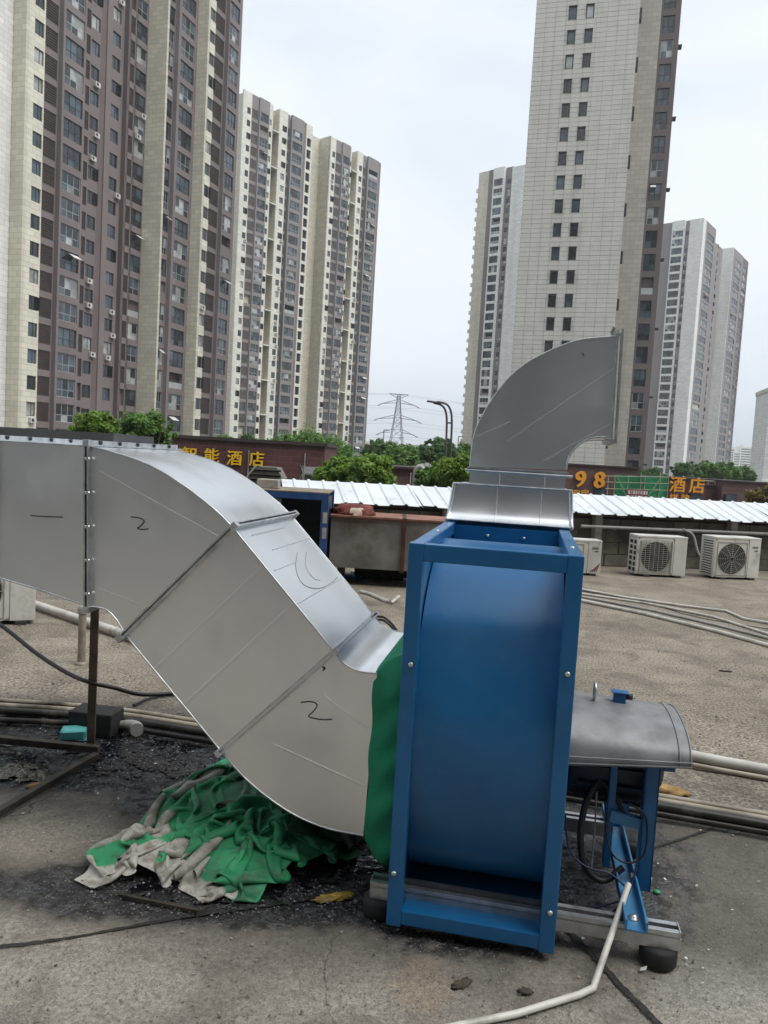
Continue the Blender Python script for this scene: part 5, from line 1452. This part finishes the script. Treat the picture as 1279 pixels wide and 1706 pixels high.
c = G(57, 1040)-np.array([cos(radians(24)), sin(radians(24)), 0])*.38+np.array([-sin(radians(24)), cos(radians(24)), 0])*.16; outdoor_unit('white outdoor unit cut off by the left edge under the duct', (c[0], c[1], 0), radians(24), .76, .60, .31, 'slats', 'round')
c = G(634, 965); outdoor_unit('blackened outdoor unit tucked under the old rusty duct', (c[0], c[1]+.14, 0), radians(0), .7, .32, .28, 'slats', 'grid')
for chd in bpy.data.objects:
    if chd.parent and chd.parent.get('label', '').startswith('blackened'):
        me = chd.data.copy(); me.materials.clear(); me.materials.append(AC_DARK if chd.name.split('.')[0] != 'side_guard' else STEEL_DIRTY); chd.data = me

# ---------------- old blue box, old duct, things on them
YB = 8.8
tr = atY(548, 823, YB); zt = float(tr[2]); e = thing('old_fan_box', 'old blue steel fan box with a dark open front behind the duct', 'fan box', (tr[0], YB, 0), 0)
w_, d_ = 1.25, .95
for (xa, xb) in ((-w_, -w_+.07), (-.085, 0)): 
    for (ya, yb_) in ((0, .06), (d_-.06, d_)): m = MB(); m.box(xa, xb, ya, yb_, 0, zt); m.build('post', BLUEDK, e, .004)
for ya in (.002, d_-.058):
    m = MB(); m.box(-w_+.07, -.085, ya, ya+.054, zt-.08, zt-.002); m.build('beam', BLUEDK, e, .003); m = MB(); m.box(-w_+.07, -.085, ya, ya+.054, .02, .1); m.build('beam', BLUEDK, e, .003)
m = MB(); m.box(-w_, 0, 0, d_, zt, zt+.012); m.build('top_plate', mat('dusty_tan_plate', (.24, .2, .15), .9, 0, .3, 6, dirt=((.1, .08, .06), .6, 5)), e)
m = MB(); m.box(-w_+.03, -.02, d_-.05, d_-.03, .05, zt-.02); m.box(-.03, -.02, .06, d_-.06, .05, zt-.05); m.box(-w_+.02, -w_+.03, .06, d_-.06, .05, zt-.05); m.build('inner_panel', MOTOR, e)
m = MB(); m.box(-w_+.07, -.56, .03, .05, .1, zt-.09); m.build('front_panel', GALV_OLD, e)
m = MB(); m.box(-.60, -.565, .02, .028, zt-.28, zt-.12); m.build('hinge', CONC_LT, e)
for zz in (zt-.22, zt-.40): m = MB(); m.box(-.06, -.008, -.004, 0, zz-.13, zz); m.build('paint_patch', CONC_LT, e)
m = MB(); m.box(-.13, .13, -.1, .1, 0, .11); q = atY(447, 817, YB+.3); 
tag(m.build('concrete_block', CONC_LT, None, .012, loc=(q[0], YB+.3, zt+.0125)), 'weathered concrete block resting on top of the old blue fan box', 'block')
YD = 9.2
a = atY(552, 857, YD); b = atY(800, 866, YD); zt = float(a[2]); zb = float(atY(600, 947, YD)[2])
e = thing('old_duct', 'old stained grey duct with a rusty red lid behind the fan', 'duct', (a[0], YD, 0), radians(-1))
wl = float(b[0]-a[0]); xs_ = float(atY(671, 900, YD)[0]-a[0])
for (x0, x1) in ((0, xs_-.02), (xs_+.03, wl)):
    m = MB(); m.box(x0, x1, 0, .75, zb, zt-.02); m.build('duct_panel', GALV_OLD, e)
    m = MB(); m.box(x0-.01, x1+.01, -.02, .77, zt-.0195, zt); m.build('lid', RUST, e)
    m = MB(); m.box(x0, x1, -.023, -.003, zt-.04, zt-.021); m.build('lid_edge', RUST_EDGE, e)
m = MB(); m.box(xs_-.02, xs_+.03, -.03, .78, zb-.02, zt+.002); m.build('flange', RUST_EDGE, e)
m = MB(); m.box(.1, .16, .1, .7, 0, zb); m.box(wl-.3, wl-.24, .1, .7, 0, zb); m.build('leg', STEEL_DIRTY, e)

def blob(name, mats, dims, seed, label, cat, loc, n=22, amp=.35, sec=None, rz=0):
    """crumpled soft heap: a flattened ball pulled into creases"""
    r = random.Random(seed); m = MB(); ph = [(r.uniform(0, 6), r.uniform(2, 7), r.uniform(2, 7)) for _ in range(6)]; rows = []
    for i in range(n+1):
        th = pi*i/n; row = []
        for j in range(2*n):
            a = 2*pi*j/(2*n); k = 1.
            for p, fa, fb in ph: k += amp/3*abs(sin(fa*a+p+fb*th))*sin(th)-amp/6
            x, y, z = sin(th)*cos(a)*k, sin(th)*sin(a)*k, max(-.02, cos(th)*k)
            row.append((x*dims[0], y*dims[1], max(0, z*dims[2])))
        rows.append(row)
    loft(m, rows, 0, True, True)
    if sec is not None:
        for fi in range(len(m.f)):
            c_ = np.mean([m.v[v] for v in m.f[fi]], 0)
            if sec(c_): m.m[fi] = 1
    o = m.build(name, mats, None, loc=loc); o.rotation_euler = (0, 0, rz); tag(o, label, cat); return o
q = atY(589, 856, YD+.25)
blob('cloth_bundle', [SACK, SACK_LT], (.25, .2, .16), 4, 'crumpled red-brown sack lying on the old duct lid', 'sack', (q[0], YD+.25, zt+.002), sec=lambda c: -.02 < c[0] < .12 and c[1] < -.05 and c[2] < .09)
q = G(580, 962); blob('plastic_bag', [mat('blue_plastic', (.03, .17, .4), .4, 0, .3, 9)], (.16, .12, .06), 9, 'scrap of blue plastic on the roof below the old duct', 'plastic scrap', (q[0], q[1], .002))

# louvred vent hood beyond
YV = 12.0
q = atY(443, 778, YV); zt = float(q[2]); s_ = YV/FPX; z0 = float(atY(443, 812, YV)[2]); h = zt-z0
e = thing('vent_hood', 'grey-brown louvred vent hood with clipped corners behind the duct', 'vent', (q[0], YV, 0))
VENT = mat('vent_grey_brown', (.15, .14, .12), .7, 0, .15, 4)
hw = 28*s_
m = MB(); m.prism([(-hw, z0), (hw, z0), (hw, z0+h*.45), (hw*.62, zt), (-hw*.55, zt), (-hw, z0+h*.5)], 0, .6, 0); m.build('hood', VENT, e, .012)
m = MB(); m.box(-hw*.9, hw*.9, .1, .5, 0, z0); m.build('plinth', CONC, e)
for sx in (-.45, .42):
    for k in range(4): m = MB(); m.bar((sx*hw*1-.13, -.012, z0+.05+k*.075), (sx*hw+.13, -.012, z0+.05+k*.075), .02, .03, (0, -.7, .7)); m.build('louvre', AC_DARK, e)
m = MB(); m.tube([(-hw-.02, -.02, z0), (-hw-.02, -.02, z0+h*.5), (-hw*.55, -.02, zt+.02)], .015, 6); m.tube([(hw+.03, -.02, z0-.2), (hw+.03, -.02, z0+h*.4), (hw*.85, -.02, z0+h*.42)], .015, 6); m.build('edge_trim', CONC_LT, e)

# ---------------- pipes and cables on the roof
def pipe(pix, r, mt, name, label, z=None, group=None, n=10, smooth=False, cat='pipe'):
    pts = [G(p[0], p[1], (p[2] if len(p) > 2 else (z if z is not None else r))) for p in pix]
    if smooth: pts = spline(pts, 8)
    base = np.array([pts[0][0], pts[0][1], 0]); m = MB(); m.tube([tuple(p-base) for p in pts], r, n)
    o = m.build(name, mt, None, loc=tuple(base)); return tag(o, label, cat, group)
GP = 'thin white pipes crossing the roof'
pipe([(900, 976), (969, 982), (1046, 996), (1144, 1010), (1210, 1018), (1240, 1031), (1330, 1046)], .017, PVC, 'white_pipe', 'farthest of the thin white pipes crossing the roof, bent near the right edge', group=GP)
pipe([(900, 981), (968, 989), (1077, 1005), (1190, 1028), (1330, 1072)], .015, PVC, 'white_pipe', 'second farthest of the thin white pipes crossing the roof', group=GP)
pipe([(900, 985), (968, 994), (1088, 1017), (1200, 1043), (1330, 1076)], .015, PVC_GREY, 'white_pipe', 'third of the thin white pipes on the roof, duller than its neighbours', group=GP)
pipe([(900, 988), (966, 1000), (1077, 1023), (1200, 1053), (1330, 1089)], .02, PVC, 'white_pipe', 'nearest and thickest of the white pipes crossing the roof', group=GP)
pipe([(600, 985), (618, 990), (640, 1000), (652, 1004), (664, 994)], .02, PVC, 'white_pipe', 'short crooked white pipe on the roof between duct and fan', smooth=False)
pipe([(585, 952), (620, 958), (665, 961)], .02, PVC, 'white_pipe', 'white pipe lying on the roof below the old duct')
pipe([(1120, 1252), (1200, 1268), (1330, 1292)], .03, PVC, 'drain_pipe', 'thick off-white pipe on the roof right of the motor cover')
pipe([(1120, 1268), (1200, 1283), (1330, 1306)], .014, PVC_GRIMY, 'drain_pipe', 'thin brownish pipe just below the thick off-white pipe at right')
GB = 'bundle of grimy pipes across the roof'
def bundle(zz, offs, r, mt, lab, l=(-80, 1168), r_=(1330, 1372), mid=None):
    a = G(l[0], l[1]+offs, zz); b = G(r_[0], r_[1]+offs, zz); md = G(345, 1210+offs, zz)
    pts = spline([a, G(160, 1184+offs, zz), md, (md*.4+b*.6)+np.array([0, .02, 0]), b], 8)
    base = np.array([a[0], a[1], 0]); m = MB(); m.tube([tuple(p-base) for p in pts], r, 10); tag(m.build('grimy_pipe', mt, None, loc=tuple(base)), lab, 'pipe', GB)
bundle(.06, -6, .014, PVC_GRIMY, 'farthest pipe of the grimy bundle running behind the fan')
bundle(.05, 2, .016, PVC_GRIMY, 'second pipe from the back of the grimy bundle running behind the fan')
bundle(.06, 11, .022, PIPE_BLACK, 'blackened thick pipe in the grimy bundle behind the fan')
bundle(.03, 24, .016, PIPE_BLACK, 'nearest blackened pipe of the grimy bundle behind the fan', l=(-80, 1172))
pipe([(-60, 1205), (90, 1188), (160, 1178)], .018, PIPE_BLACK, 'loose_pipe', 'short black pipe slanting under the grimy bundle at left')
pipe([(-70, 975, .05), (60, 1007, .05), (225, 1062, .05), (330, 1097, .05)], .035, PVC, 'drain_pipe', 'white drain pipe on the roof passing under the duct at left')
q = G(135, 1106); m = MB(); zz = .42
m.tube([(0, 0, 0), (0.0, 0, zz-.03)], .027, 12); m.lathe([(.05, .0), (.05, .012), (.028, .02)], (0, 0, 0), 14)
o = m.build('stub_pipe', PVC_GRIMY, None, loc=tuple(q)); tag(o, 'stained upright stub pipe with a grey cap beside the stand post', 'pipe')
m = MB(); m.lathe([(.034, zz-.05), (.036, zz-.02), (.03, zz), (0, zz+.01)], (0, 0, 0), 14); m.build('cap', PVC_GREY, o)
# white hose leaning on the motor bench
a = [G(700, 1722, .011), G(860, 1689, .011), G(965, 1657, .011), G(988, 1646, .012), W(*[V(1047, 1473, .22)[0], .22, V(1047, 1473, .22)[1]])]
base = np.array([a[3][0], a[3][1], 0]); m = MB()
pts = [a[0], a[1], a[2], a[3]*.93+a[2]*.07, a[3], a[3]*.95+a[4]*.05, a[4]]
m.tube([tuple(p-base) for p in pts], .0105, 12); tag(m.build('white_hose', PVC, None, loc=tuple(base)), 'bent white plastic pipe in front, leaning on the blue motor bench', 'pipe')
# black cable tied to the stand
def vpt(x, y, d): uu, z = V(x, y, d); return W(uu, d, z)
pts = spline([vpt(-60, 1010, 1.3), vpt(0, 1041, 1.25), vpt(60, 1088, 1.15), vpt(110, 1120, 1.05), vpt(150, 1137, .985), vpt(190, 1146, 1.05), vpt(235, 1157, 1.1), vpt(290, 1155, 1.2), vpt(330, 1150, 1.3)], 8)
base = np.array([pts[0][0], pts[0][1], 0]); m = MB(); m.tube([tuple(p-base) for p in pts], .011, 8)
m.tube([tuple(p-base) for p in spline([G(222, 1175, .012), G(250, 1163, .012), G(290, 1157, .012), G(330, 1160, .012)], 6)], .009, 8)
tag(m.build('black_cable', CABLE, None, loc=tuple(base)), 'black cable strung from the left and tied to the stand post', 'cable')
pts = spline([vpt(628, 1027, 1.3), vpt(640, 1029, 1.3), vpt(655, 1042, 1.28), vpt(668, 1060, 1.25), vpt(690, 1075, 1.25)], 6)
base = np.array([pts[0][0], pts[0][1], 0]); m = MB(); m.tube([tuple(p-base) for p in pts], .006, 6); m.tube([tuple(p-base+np.array([0, .02, -.02])) for p in pts], .006, 6)
tag(m.build('thin_cable', CABLE, None, loc=tuple(base)), 'pair of thin black wires looping behind the lower duct joint', 'cable')
# flexible hose from the wall to the right-hand unit
a = WO+WD*.25+WNv*-.25; p = [a+np.array([0, 0, .7]), a+WD*.2+np.array([0, -.02, .6]), a+WD*.3+np.array([0, -.1, .3]), a+WD*.5+np.array([0, -.25, .12]), a+WD*.75+np.array([.05, -.4, .1])]
base = np.array([a[0], a[1], 0]); m = MB(); m.tube([tuple(x-base) for x in spline(p, 8)], .022, 8); tag(m.build('insulated_hose', PVC_GREY, None, loc=tuple(base)), 'grey insulated hose dropping from the wall to the unit at right', 'hose')

# ---------------- grease-soaked corner at left
q = G(157, 1222); m = MB(); m.box(-.13, .12, -.05, .1, 0, .13); o = m.build('rubber_block', RUBBER, None, .01, loc=tuple(q)); o.rotation_euler = (0, 0, -.15); tag(o, 'black block propping the grimy pipes behind the stand post', 'block')
q = G(122, 1230); m = MB(); r = random.Random(3)
m.box(-.06, .07, -.04, .05, 0, .055); o = m.build('teal_box', TEAL, None, .008, loc=tuple(q)); o.rotation_euler = (0, 0, .2); tag(o, 'small teal plastic box beside the stand post', 'box')
for v in o.data.vertices: v.co += Vector((r.uniform(-.008, .008), r.uniform(-.008, .008), r.uniform(-.006, .006)*(v.co.z > .01)))
q = G(208, 1222); m = MB(); m.tube([tuple(x) for x in spline([(-.07, .05, .035), (0, .03, .036), (.06, -.01, .04), (.085, -.06, .045)], 6)], .036, 18, cap=False); m.lathe([(.04, -.02), (.04, .02)], (-.06, .045, .036), 16, 0, 'x')
m.add([(.085+.036*cos(a_)*.86+.0, -.061+.036*cos(a_)*.5, .046+.036*sin(a_)) for a_ in np.linspace(0, 2*pi, 16, endpoint=False)], [tuple(range(16))])
tag(m.build('pipe_elbow', PVC_GREY, None, loc=(q[0], q[1], .002)), 'dusty grey plastic pipe elbow lying by the grimy pipes', 'pipe fitting')
q = G(60, 1310); blob('foam_lump', [BOARD], (.045, .02, .018), 3, 'tan foam scrap leaning on the stand base bar', 'scrap', (q[0], q[1], .0), n=10, amp=.2, rz=.5)
q = G(555, 1497); blob('crumpled_wrapper', [CARTON], (.062, .018, .018), 11, 'crumpled yellow wrapper on the roof left of the fan foot', 'wrapper', (q[0], q[1], .001), n=18, amp=.7, rz=.35)
q = G(1112, 1318); blob('board_scrap', [BOARD], (.09, .035, .03), 12, 'crumpled tan cardboard scrap beyond the motor bench', 'scrap', (q[0], q[1], .0), n=14, amp=.6, rz=-.3)
q = G(1218, 1385); blob('white_scrap', [WHITE], (.028, .018, .014), 13, 'larger white paper scrap on the dark roof at right', 'scrap', (q[0], q[1], .0), n=12, amp=.6)
q = G(1094, 1487); blob('green_plastic_scrap', [mat('green_plastic', (.02, .3, .12), .4, 0, .2, 9)], (.014, .011, .012), 14, 'small green plastic scrap on the roof behind the white pipe', 'scrap', (q[0], q[1], .0), n=10, amp=.3)
q = G(768, 1640); blob('leaf_scrap', [BARK], (.026, .012, .012), 15, 'dead brown leaf on the roof in front of the fan', 'leaf', (q[0], q[1], .0), n=14, amp=1.2, rz=.6)
q = G(875, 1652); blob('mud_lump', [BARK], (.018, .012, .012), 17, 'dark mud lump on the roof in front of the fan at right', 'mud', (q[0], q[1], .0), n=10, amp=.9)
q = G(1208, 1119); m = MB(); m.bar((-.05, 0, .006), (.05, -.01, .006), .012, .01); tag(m.build('steel_stick', STEEL_DIRTY, None, loc=tuple(q)), 'short dark stick lying on the far roof at right', 'stick')
a, b = G(200, 1495), G(330, 1522); m = MB(); m.bar((0, 0, .008), tuple(b-a+np.array([0, 0, .008])), .012, .012); tag(m.build('steel_rod', STEEL_DIRTY, None, loc=tuple(a)), 'thin dark rod on the wet roof below the tarpaulin', 'rod')
# ---------------- crumpled tarpaulin: a sheet let fall and pushed together
def crumple(nx, ny, lx, ly, corners, bumps, seed, steps=110, iters=14, waves=5, amp=.07):
    """small cloth simulation: sheet lx x ly squeezed into the quad 'corners' over the ground and soft bumps"""
    r = np.random.default_rng(seed)
    a, b = np.meshgrid(np.linspace(0, 1, nx), np.linspace(0, 1, ny))
    c = [np.array(p[:2]) for p in corners]
    xy = ((1-a)*(1-b))[..., None]*c[0] + (a*(1-b))[..., None]*c[1] + (a*b)[..., None]*c[2] + ((1-a)*b)[..., None]*c[3]
    z = np.full(a.shape, .03)
    for _ in range(waves*3):
        k = r.uniform(2, 15, 2)*r.choice([-1, 1], 2); p = r.uniform(0, 6.28)
        w = np.sin(k[0]*a+k[1]*b+p); z += amp/waves*(1-np.abs(w))*1.6
        xy += (.045/np.sqrt(k@k))*r.normal(size=2)*np.sin(k[0]*a+k[1]*b+p+1)[..., None]
    z += r.uniform(0, .008, z.shape)
    p = np.concatenate([xy, z[..., None]], -1); v = np.zeros_like(p); dx, dy = lx/(nx-1), ly/(ny-1)
    cons = [(np.s_[:, :-1], np.s_[:, 1:], dx, .9), (np.s_[:-1, :], np.s_[1:, :], dy, .9), (np.s_[:-1, :-1], np.s_[1:, 1:], np.hypot(dx, dy), .35), (np.s_[1:, :-1], np.s_[:-1, 1:], np.hypot(dx, dy), .35),
            (np.s_[:, :-2], np.s_[:, 2:], 2*dx, .10), (np.s_[:-2, :], np.s_[2:, :], 2*dy, .10), (np.s_[:, :-4], np.s_[:, 4:], 4*dx, .045), (np.s_[:-4, :], np.s_[4:, :], 4*dy, .045)]
    def floor(q):
        f = np.full(q.shape[:2], .006)
        for bx, by, rx, ry, h in bumps: f = np.maximum(f, h*np.clip(1-((q[..., 0]-bx)/rx)**2-((q[..., 1]-by)/ry)**2, 0, None)**.7)
        return f
    for s in range(steps):
        v *= .93; v[..., 2] -= .0011
        q = p+v
        for _ in range(iters):
            for A, B, l, k in cons:
                d = q[B]-q[A]; n = np.linalg.norm(d, axis=-1, keepdims=True)+1e-9
                e = d*(np.clip((n-l)/n, -.6, .6))*k*.5
                if k < .2: e = np.where(n < l, e, 0)          # bending only resists folding
                q[A] += e; q[B] -= e
        f = floor(q); t = q[..., 2] < f
        q[..., 2] = np.maximum(q[..., 2], f)
        q[..., 2] = np.minimum(q[..., 2], f+.26)
        q[..., :2] = np.where(t[..., None], p[..., :2]+(q[..., :2]-p[..., :2])*.25, q[..., :2])
        v = np.clip(q-p, -.02, .02); p = q
    return p
def tarp_material():
    m, t, b = nodes('two_sided_tarpaulin'); p = wpos(t)
    g = t.nodes.new('ShaderNodeNewGeometry')
    n = noise(t, p, 6., 5); n2 = noise(t, p, 14., 6, .7)
    gr = mixc(t, ramp(t, n, .3, .7), (.014, .18, .072), (.035, .36, .15))
    gr = mixc(t, math_(t, 'MULTIPLY', ramp(t, n2, .5, .68), .75), gr, (.05, .06, .042))
    gr = mixc(t, math_(t, 'MULTIPLY', ramp(t, noise(t, p, 3.2, 4, .6), .52, .62), .55), gr, (.02, .035, .03))
    wh = mixc(t, ramp(t, n, .3, .7), (.33, .32, .28), (.5, .49, .44))
    wh = mixc(t, math_(t, 'MULTIPLY', ramp(t, n2, .42, .6), .75), wh, (.15, .13, .10))
    # the green side has broad off-white bands printed along one hem
    at = t.nodes.new('ShaderNodeAttribute'); at.attribute_name = 'band'
    gr = mixc(t, at.outputs['Fac'], gr, wh)
    a2 = t.nodes.new('ShaderNodeAttribute'); a2.attribute_name = 'lining'
    c = mixc(t, math_(t, 'MULTIPLY', g.outputs['Backfacing'], a2.outputs['Fac']), gr, wh)
    L(t, c, b.inputs['Base Color']); b.inputs['Roughness'].default_value = .62
    rg = N(t, 'ShaderNodeTexNoise', Scale=9.0, Detail=4, Roughness=.55, Distortion=.4); rg.noise_type = 'RIDGED_MULTIFRACTAL'; L(t, p, rg.inputs['Vector'])
    bump(t, b, math_(t, 'ADD', math_(t, 'MULTIPLY', rg.outputs[0], .5), math_(t, 'MULTIPLY', noise(t, p, 60., 3), .15)), .45, .012)
    return m
def cloth_obj(p, name, mt, band=None, lining=None):
    ny, nx = p.shape[:2]; o0 = p.reshape(-1, 3).copy(); base = np.array([o0[:, 0].mean(), o0[:, 1].mean(), 0]); o0 -= base
    me = bpy.data.meshes.new(name); me.from_pydata(o0.tolist(), [], [(j*nx+i, j*nx+i+1, (j+1)*nx+i+1, (j+1)*nx+i) for j in range(ny-1) for i in range(nx-1)])
    me.polygons.foreach_set('use_smooth', [True]*len(me.polygons)); me.materials.append(mt)
    if band is not None:
        at = me.attributes.new('band', 'FLOAT', 'POINT'); at.data.foreach_set('value', band.reshape(-1).astype(np.float32))
        ln_ = np.ones(band.shape) if lining is None else lining
        at = me.attributes.new('lining', 'FLOAT', 'POINT'); at.data.foreach_set('value', ln_.reshape(-1).astype(np.float32))
    me.update(); o = ob(name, me, None, tuple(base)); md = o.modifiers.new('smooth', 'SUBSURF'); md.levels = 1; md.render_levels = 1
    return o
TARP = tarp_material()
cL, cT, cR, cB = G(235, 1440), G(388, 1268), G(600, 1395), G(395, 1497)
cM = (cL+cR)/2
p = crumple(150, 106, 1.75, 1.25, [cL+np.array([.03, .10, 0]), G(380, 1484), G(560, 1425), cT], [(-.55, 3.12, .42, .5, .17), (-.42, 2.85, .35, .25, .09)], 5)
aa, bb = np.meshgrid(np.linspace(0, 1, 150), np.linspace(0, 1, 106))
band = ((bb < .06) | ((aa > .47) & (aa < .50) & (bb < .4)) | ((bb > .63) & (bb < .655) & (aa < .4))).astype(float)
tag(cloth_obj(p, 'green_tarpaulin', TARP, band, ((aa+.25*np.sin(7*bb) < .42) & (bb < .55)).astype(float)), 'crumpled green tarpaulin heaped on the wet roof under the duct', 'tarpaulin')
p = crumple(90, 48, 1.0, .55, [G(172, 1456), G(335, 1468), G(345, 1408), G(222, 1404)], [(-.80, 2.78, .3, .16, .10)], 9, amp=.07)
WTARP = tarp_material(); WTARP.name = 'off_white_tarpaulin'
tag(cloth_obj(p, 'white_tarpaulin', TARP, (np.abs(np.linspace(0, 1, 48)-.3) > .10)[:, None]*np.ones((48, 90))), 'dirty off-white tarpaulin end spread left of the green heap', 'tarpaulin')
p = crumple(50, 40, .75, .55, [G(415, 1385), G(560, 1415), G(600, 1375), G(440, 1310)], [(-.3, 3.02, .3, .22, .1)], 12, amp=.05)
DKT = mat('soiled_dark_cloth', (.05, .055, .045), .85, 0, .5, 8, (60, .4), dirt=((.012, .018, .045), .9, 5))
tag(cloth_obj(p, 'soiled_cloth', DKT), 'soiled dark cloth at the right end of the tarpaulin heap', 'cloth')

# ---------------- loose grit and soot flakes
def grit(n, area, smin, smax, name, mt, seed, flake=False):
    r = np.random.default_rng(seed); vs = []; fs = []
    for k in range(n):
        x, y, ok = area(r)
        if not ok: continue
        s = r.uniform(smin, smax)*(1 if r.random() > .06 else 1.8); a = r.uniform(0, 6.28); o = len(vs)
        if flake:
            ca, sa = cos(a)*s, sin(a)*s; h = [r.uniform(0, .5)*s+.004 for _ in range(4)]; w = r.uniform(.4, .9)
            q = [(x+ca, y+sa, h[0]), (x-sa*w, y+ca*w, h[1]), (x-ca, y-sa, h[2]), (x+sa*w, y-ca*w, h[3])]
            vs += q; fs += [(o, o+1, o+2), (o, o+2, o+3)]
        else:
            q = [(x+s*cos(a+i*1.57)*r.uniform(.6, 1.1), y+s*sin(a+i*1.57)*r.uniform(.6, 1.1), r.uniform(-.2, .3)*s) for i in range(4)]
            vs += q+[(x+r.uniform(-.3, .3)*s, y+r.uniform(-.3, .3)*s, s*r.uniform(.5, .9))]; fs += [(o+i, o+(i+1) % 4, o+4) for i in range(4)]
    me = bpy.data.meshes.new(name); me.from_pydata(vs, [], fs); me.materials.append(mt); me.update()
    o = ob(name, me); return stuff(o)
def island_mat(name, a, b_, rough):
    m, t, b = nodes(name); g = t.nodes.new('ShaderNodeNewGeometry')
    L(t, mixc(t, g.outputs['Random Per Island'], a, b_), b.inputs['Base Color']); b.inputs['Roughness'].default_value = rough; return m
GRIT = island_mat('grit_stone', (.07, .062, .052), (.34, .31, .27), .9)
SOOT = island_mat('soot_flake', (.004, .004, .005), (.03, .03, .034), .12)
def near(r):
    d = 1.7+3.0*r.random()**1.6; x = r.uniform(-.62, .62)*d; return x, d, True
def farz(r):
    d = r.uniform(4, 11.5); return r.uniform(-.6, .6)*d, d, True
o = grit(9000, near, .0012, .0042, 'loose_grit', GRIT, 1); o['label'] = 'loose pale and dark grit on the near roof'; o['category'] = 'grit'
o = grit(5000, farz, .004, .010, 'loose_gravel', GRIT, 2); o['label'] = 'loose gravel strewn over the far roof'; o['category'] = 'gravel'
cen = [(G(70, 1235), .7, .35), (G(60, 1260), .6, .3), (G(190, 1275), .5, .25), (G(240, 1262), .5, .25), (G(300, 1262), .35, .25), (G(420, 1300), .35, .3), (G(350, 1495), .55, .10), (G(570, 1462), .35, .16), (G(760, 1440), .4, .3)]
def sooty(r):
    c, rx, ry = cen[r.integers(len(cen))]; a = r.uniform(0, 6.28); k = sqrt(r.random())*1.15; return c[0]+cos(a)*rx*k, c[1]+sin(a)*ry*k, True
o = grit(3800, sooty, .003, .008, 'soot_flakes', SOOT, 3, True); o['label'] = 'black greasy soot flakes around the tarpaulin and stand'; o['category'] = 'soot'
GLINT = island_mat('ash_bit', (.07, .075, .09), (.26, .27, .31), .45)  # pale colour paints sky glints onto the wet grease
o = grit(2600, sooty, .0025, .006, 'glint_flecks', GLINT, 6, True); o['label'] = 'pale blue-grey ash flecks painted as sky shine on the black grease'; o['category'] = 'glint'
PAPER = island_mat('paper_bits', (.4, .38, .34), (.7, .7, .68), .8)
def bits(r):
    k = r.random()
    if k < .5: q = G(r.uniform(960, 1270), r.uniform(1340, 1640)); return q[0], q[1], True
    q = G(r.uniform(20, 520), r.uniform(1180, 1420)); return q[0], q[1], True
o = grit(70, bits, .004, .010, 'paper_bits', PAPER, 4, True); o['label'] = 'scattered pale paper bits on the dark roof'; o['category'] = 'litter'

# ---------------- glossy oil lying in the hollows
OIL = mat('black_oil', (.006, .006, .008), .3, 0, .3, 9, (26, .5, .006), spec=1.)
for lk in list(OIL.node_tree.links):
    if lk.to_socket.name == 'Roughness': OIL.node_tree.links.remove(lk)
OIL.node_tree.nodes['Principled BSDF'].inputs['Roughness'].default_value = .07
mb = MB(); pr = random.Random(21)
for (px, py, sx, sy, n) in [(80, 1225, 120, 35, 26), (210, 1268, 90, 25, 26), (300, 1262, 60, 28, 18), (60, 1285, 70, 20, 12), (560, 1450, 60, 28, 16), (770, 1440, 80, 40, 14), (330, 1492, 130, 10, 10)]:
    for _ in range(n):
        q = G(px+pr.uniform(-1, 1)*sx, py+pr.uniform(-1, 1)*sy); R_ = pr.uniform(.012, .05); ph = [pr.uniform(0, 6.28) for _ in range(4)]; k = 22
        ring = []
        for j in range(k):
            a = 2*pi*j/k; r_ = R_*(1+.28*sin(2*a+ph[0])+.22*sin(3*a+ph[1])+.16*sin(5*a+ph[2])+.1*sin(8*a+ph[3])); ring.append((q[0]+r_*1.5*cos(a), q[1]+r_*sin(a), .0045+pr.uniform(0, .0012)))
        mb.add(ring, [tuple(range(k))])
o = stuff(mb.build('oil_pools', OIL)); o['label'] = 'glossy black oil pools on the roof around the stand and tarpaulin'; o['category'] = 'oil'

# ---------------- humid air over the estate
mb = MB(); mb.box(-1600, 1600, -1600, 2200, GZ-1, 112)
hz = mb.build('haze', None); hz['kind'] = 'stuff'
m = bpy.data.materials.new('haze'); m.use_nodes = True; t = m.node_tree; t.nodes.clear()
oo = t.nodes.new('ShaderNodeOutputMaterial'); vv = t.nodes.new('ShaderNodeVolumePrincipled')
vv.inputs['Color'].default_value = (.93, .95, 1, 1); vv.inputs['Density'].default_value = .0004; vv.inputs['Anisotropy'].default_value = 0.2
t.links.new(vv.outputs[0], oo.inputs['Volume']); hz.data.materials.clear(); hz.data.materials.append(m)
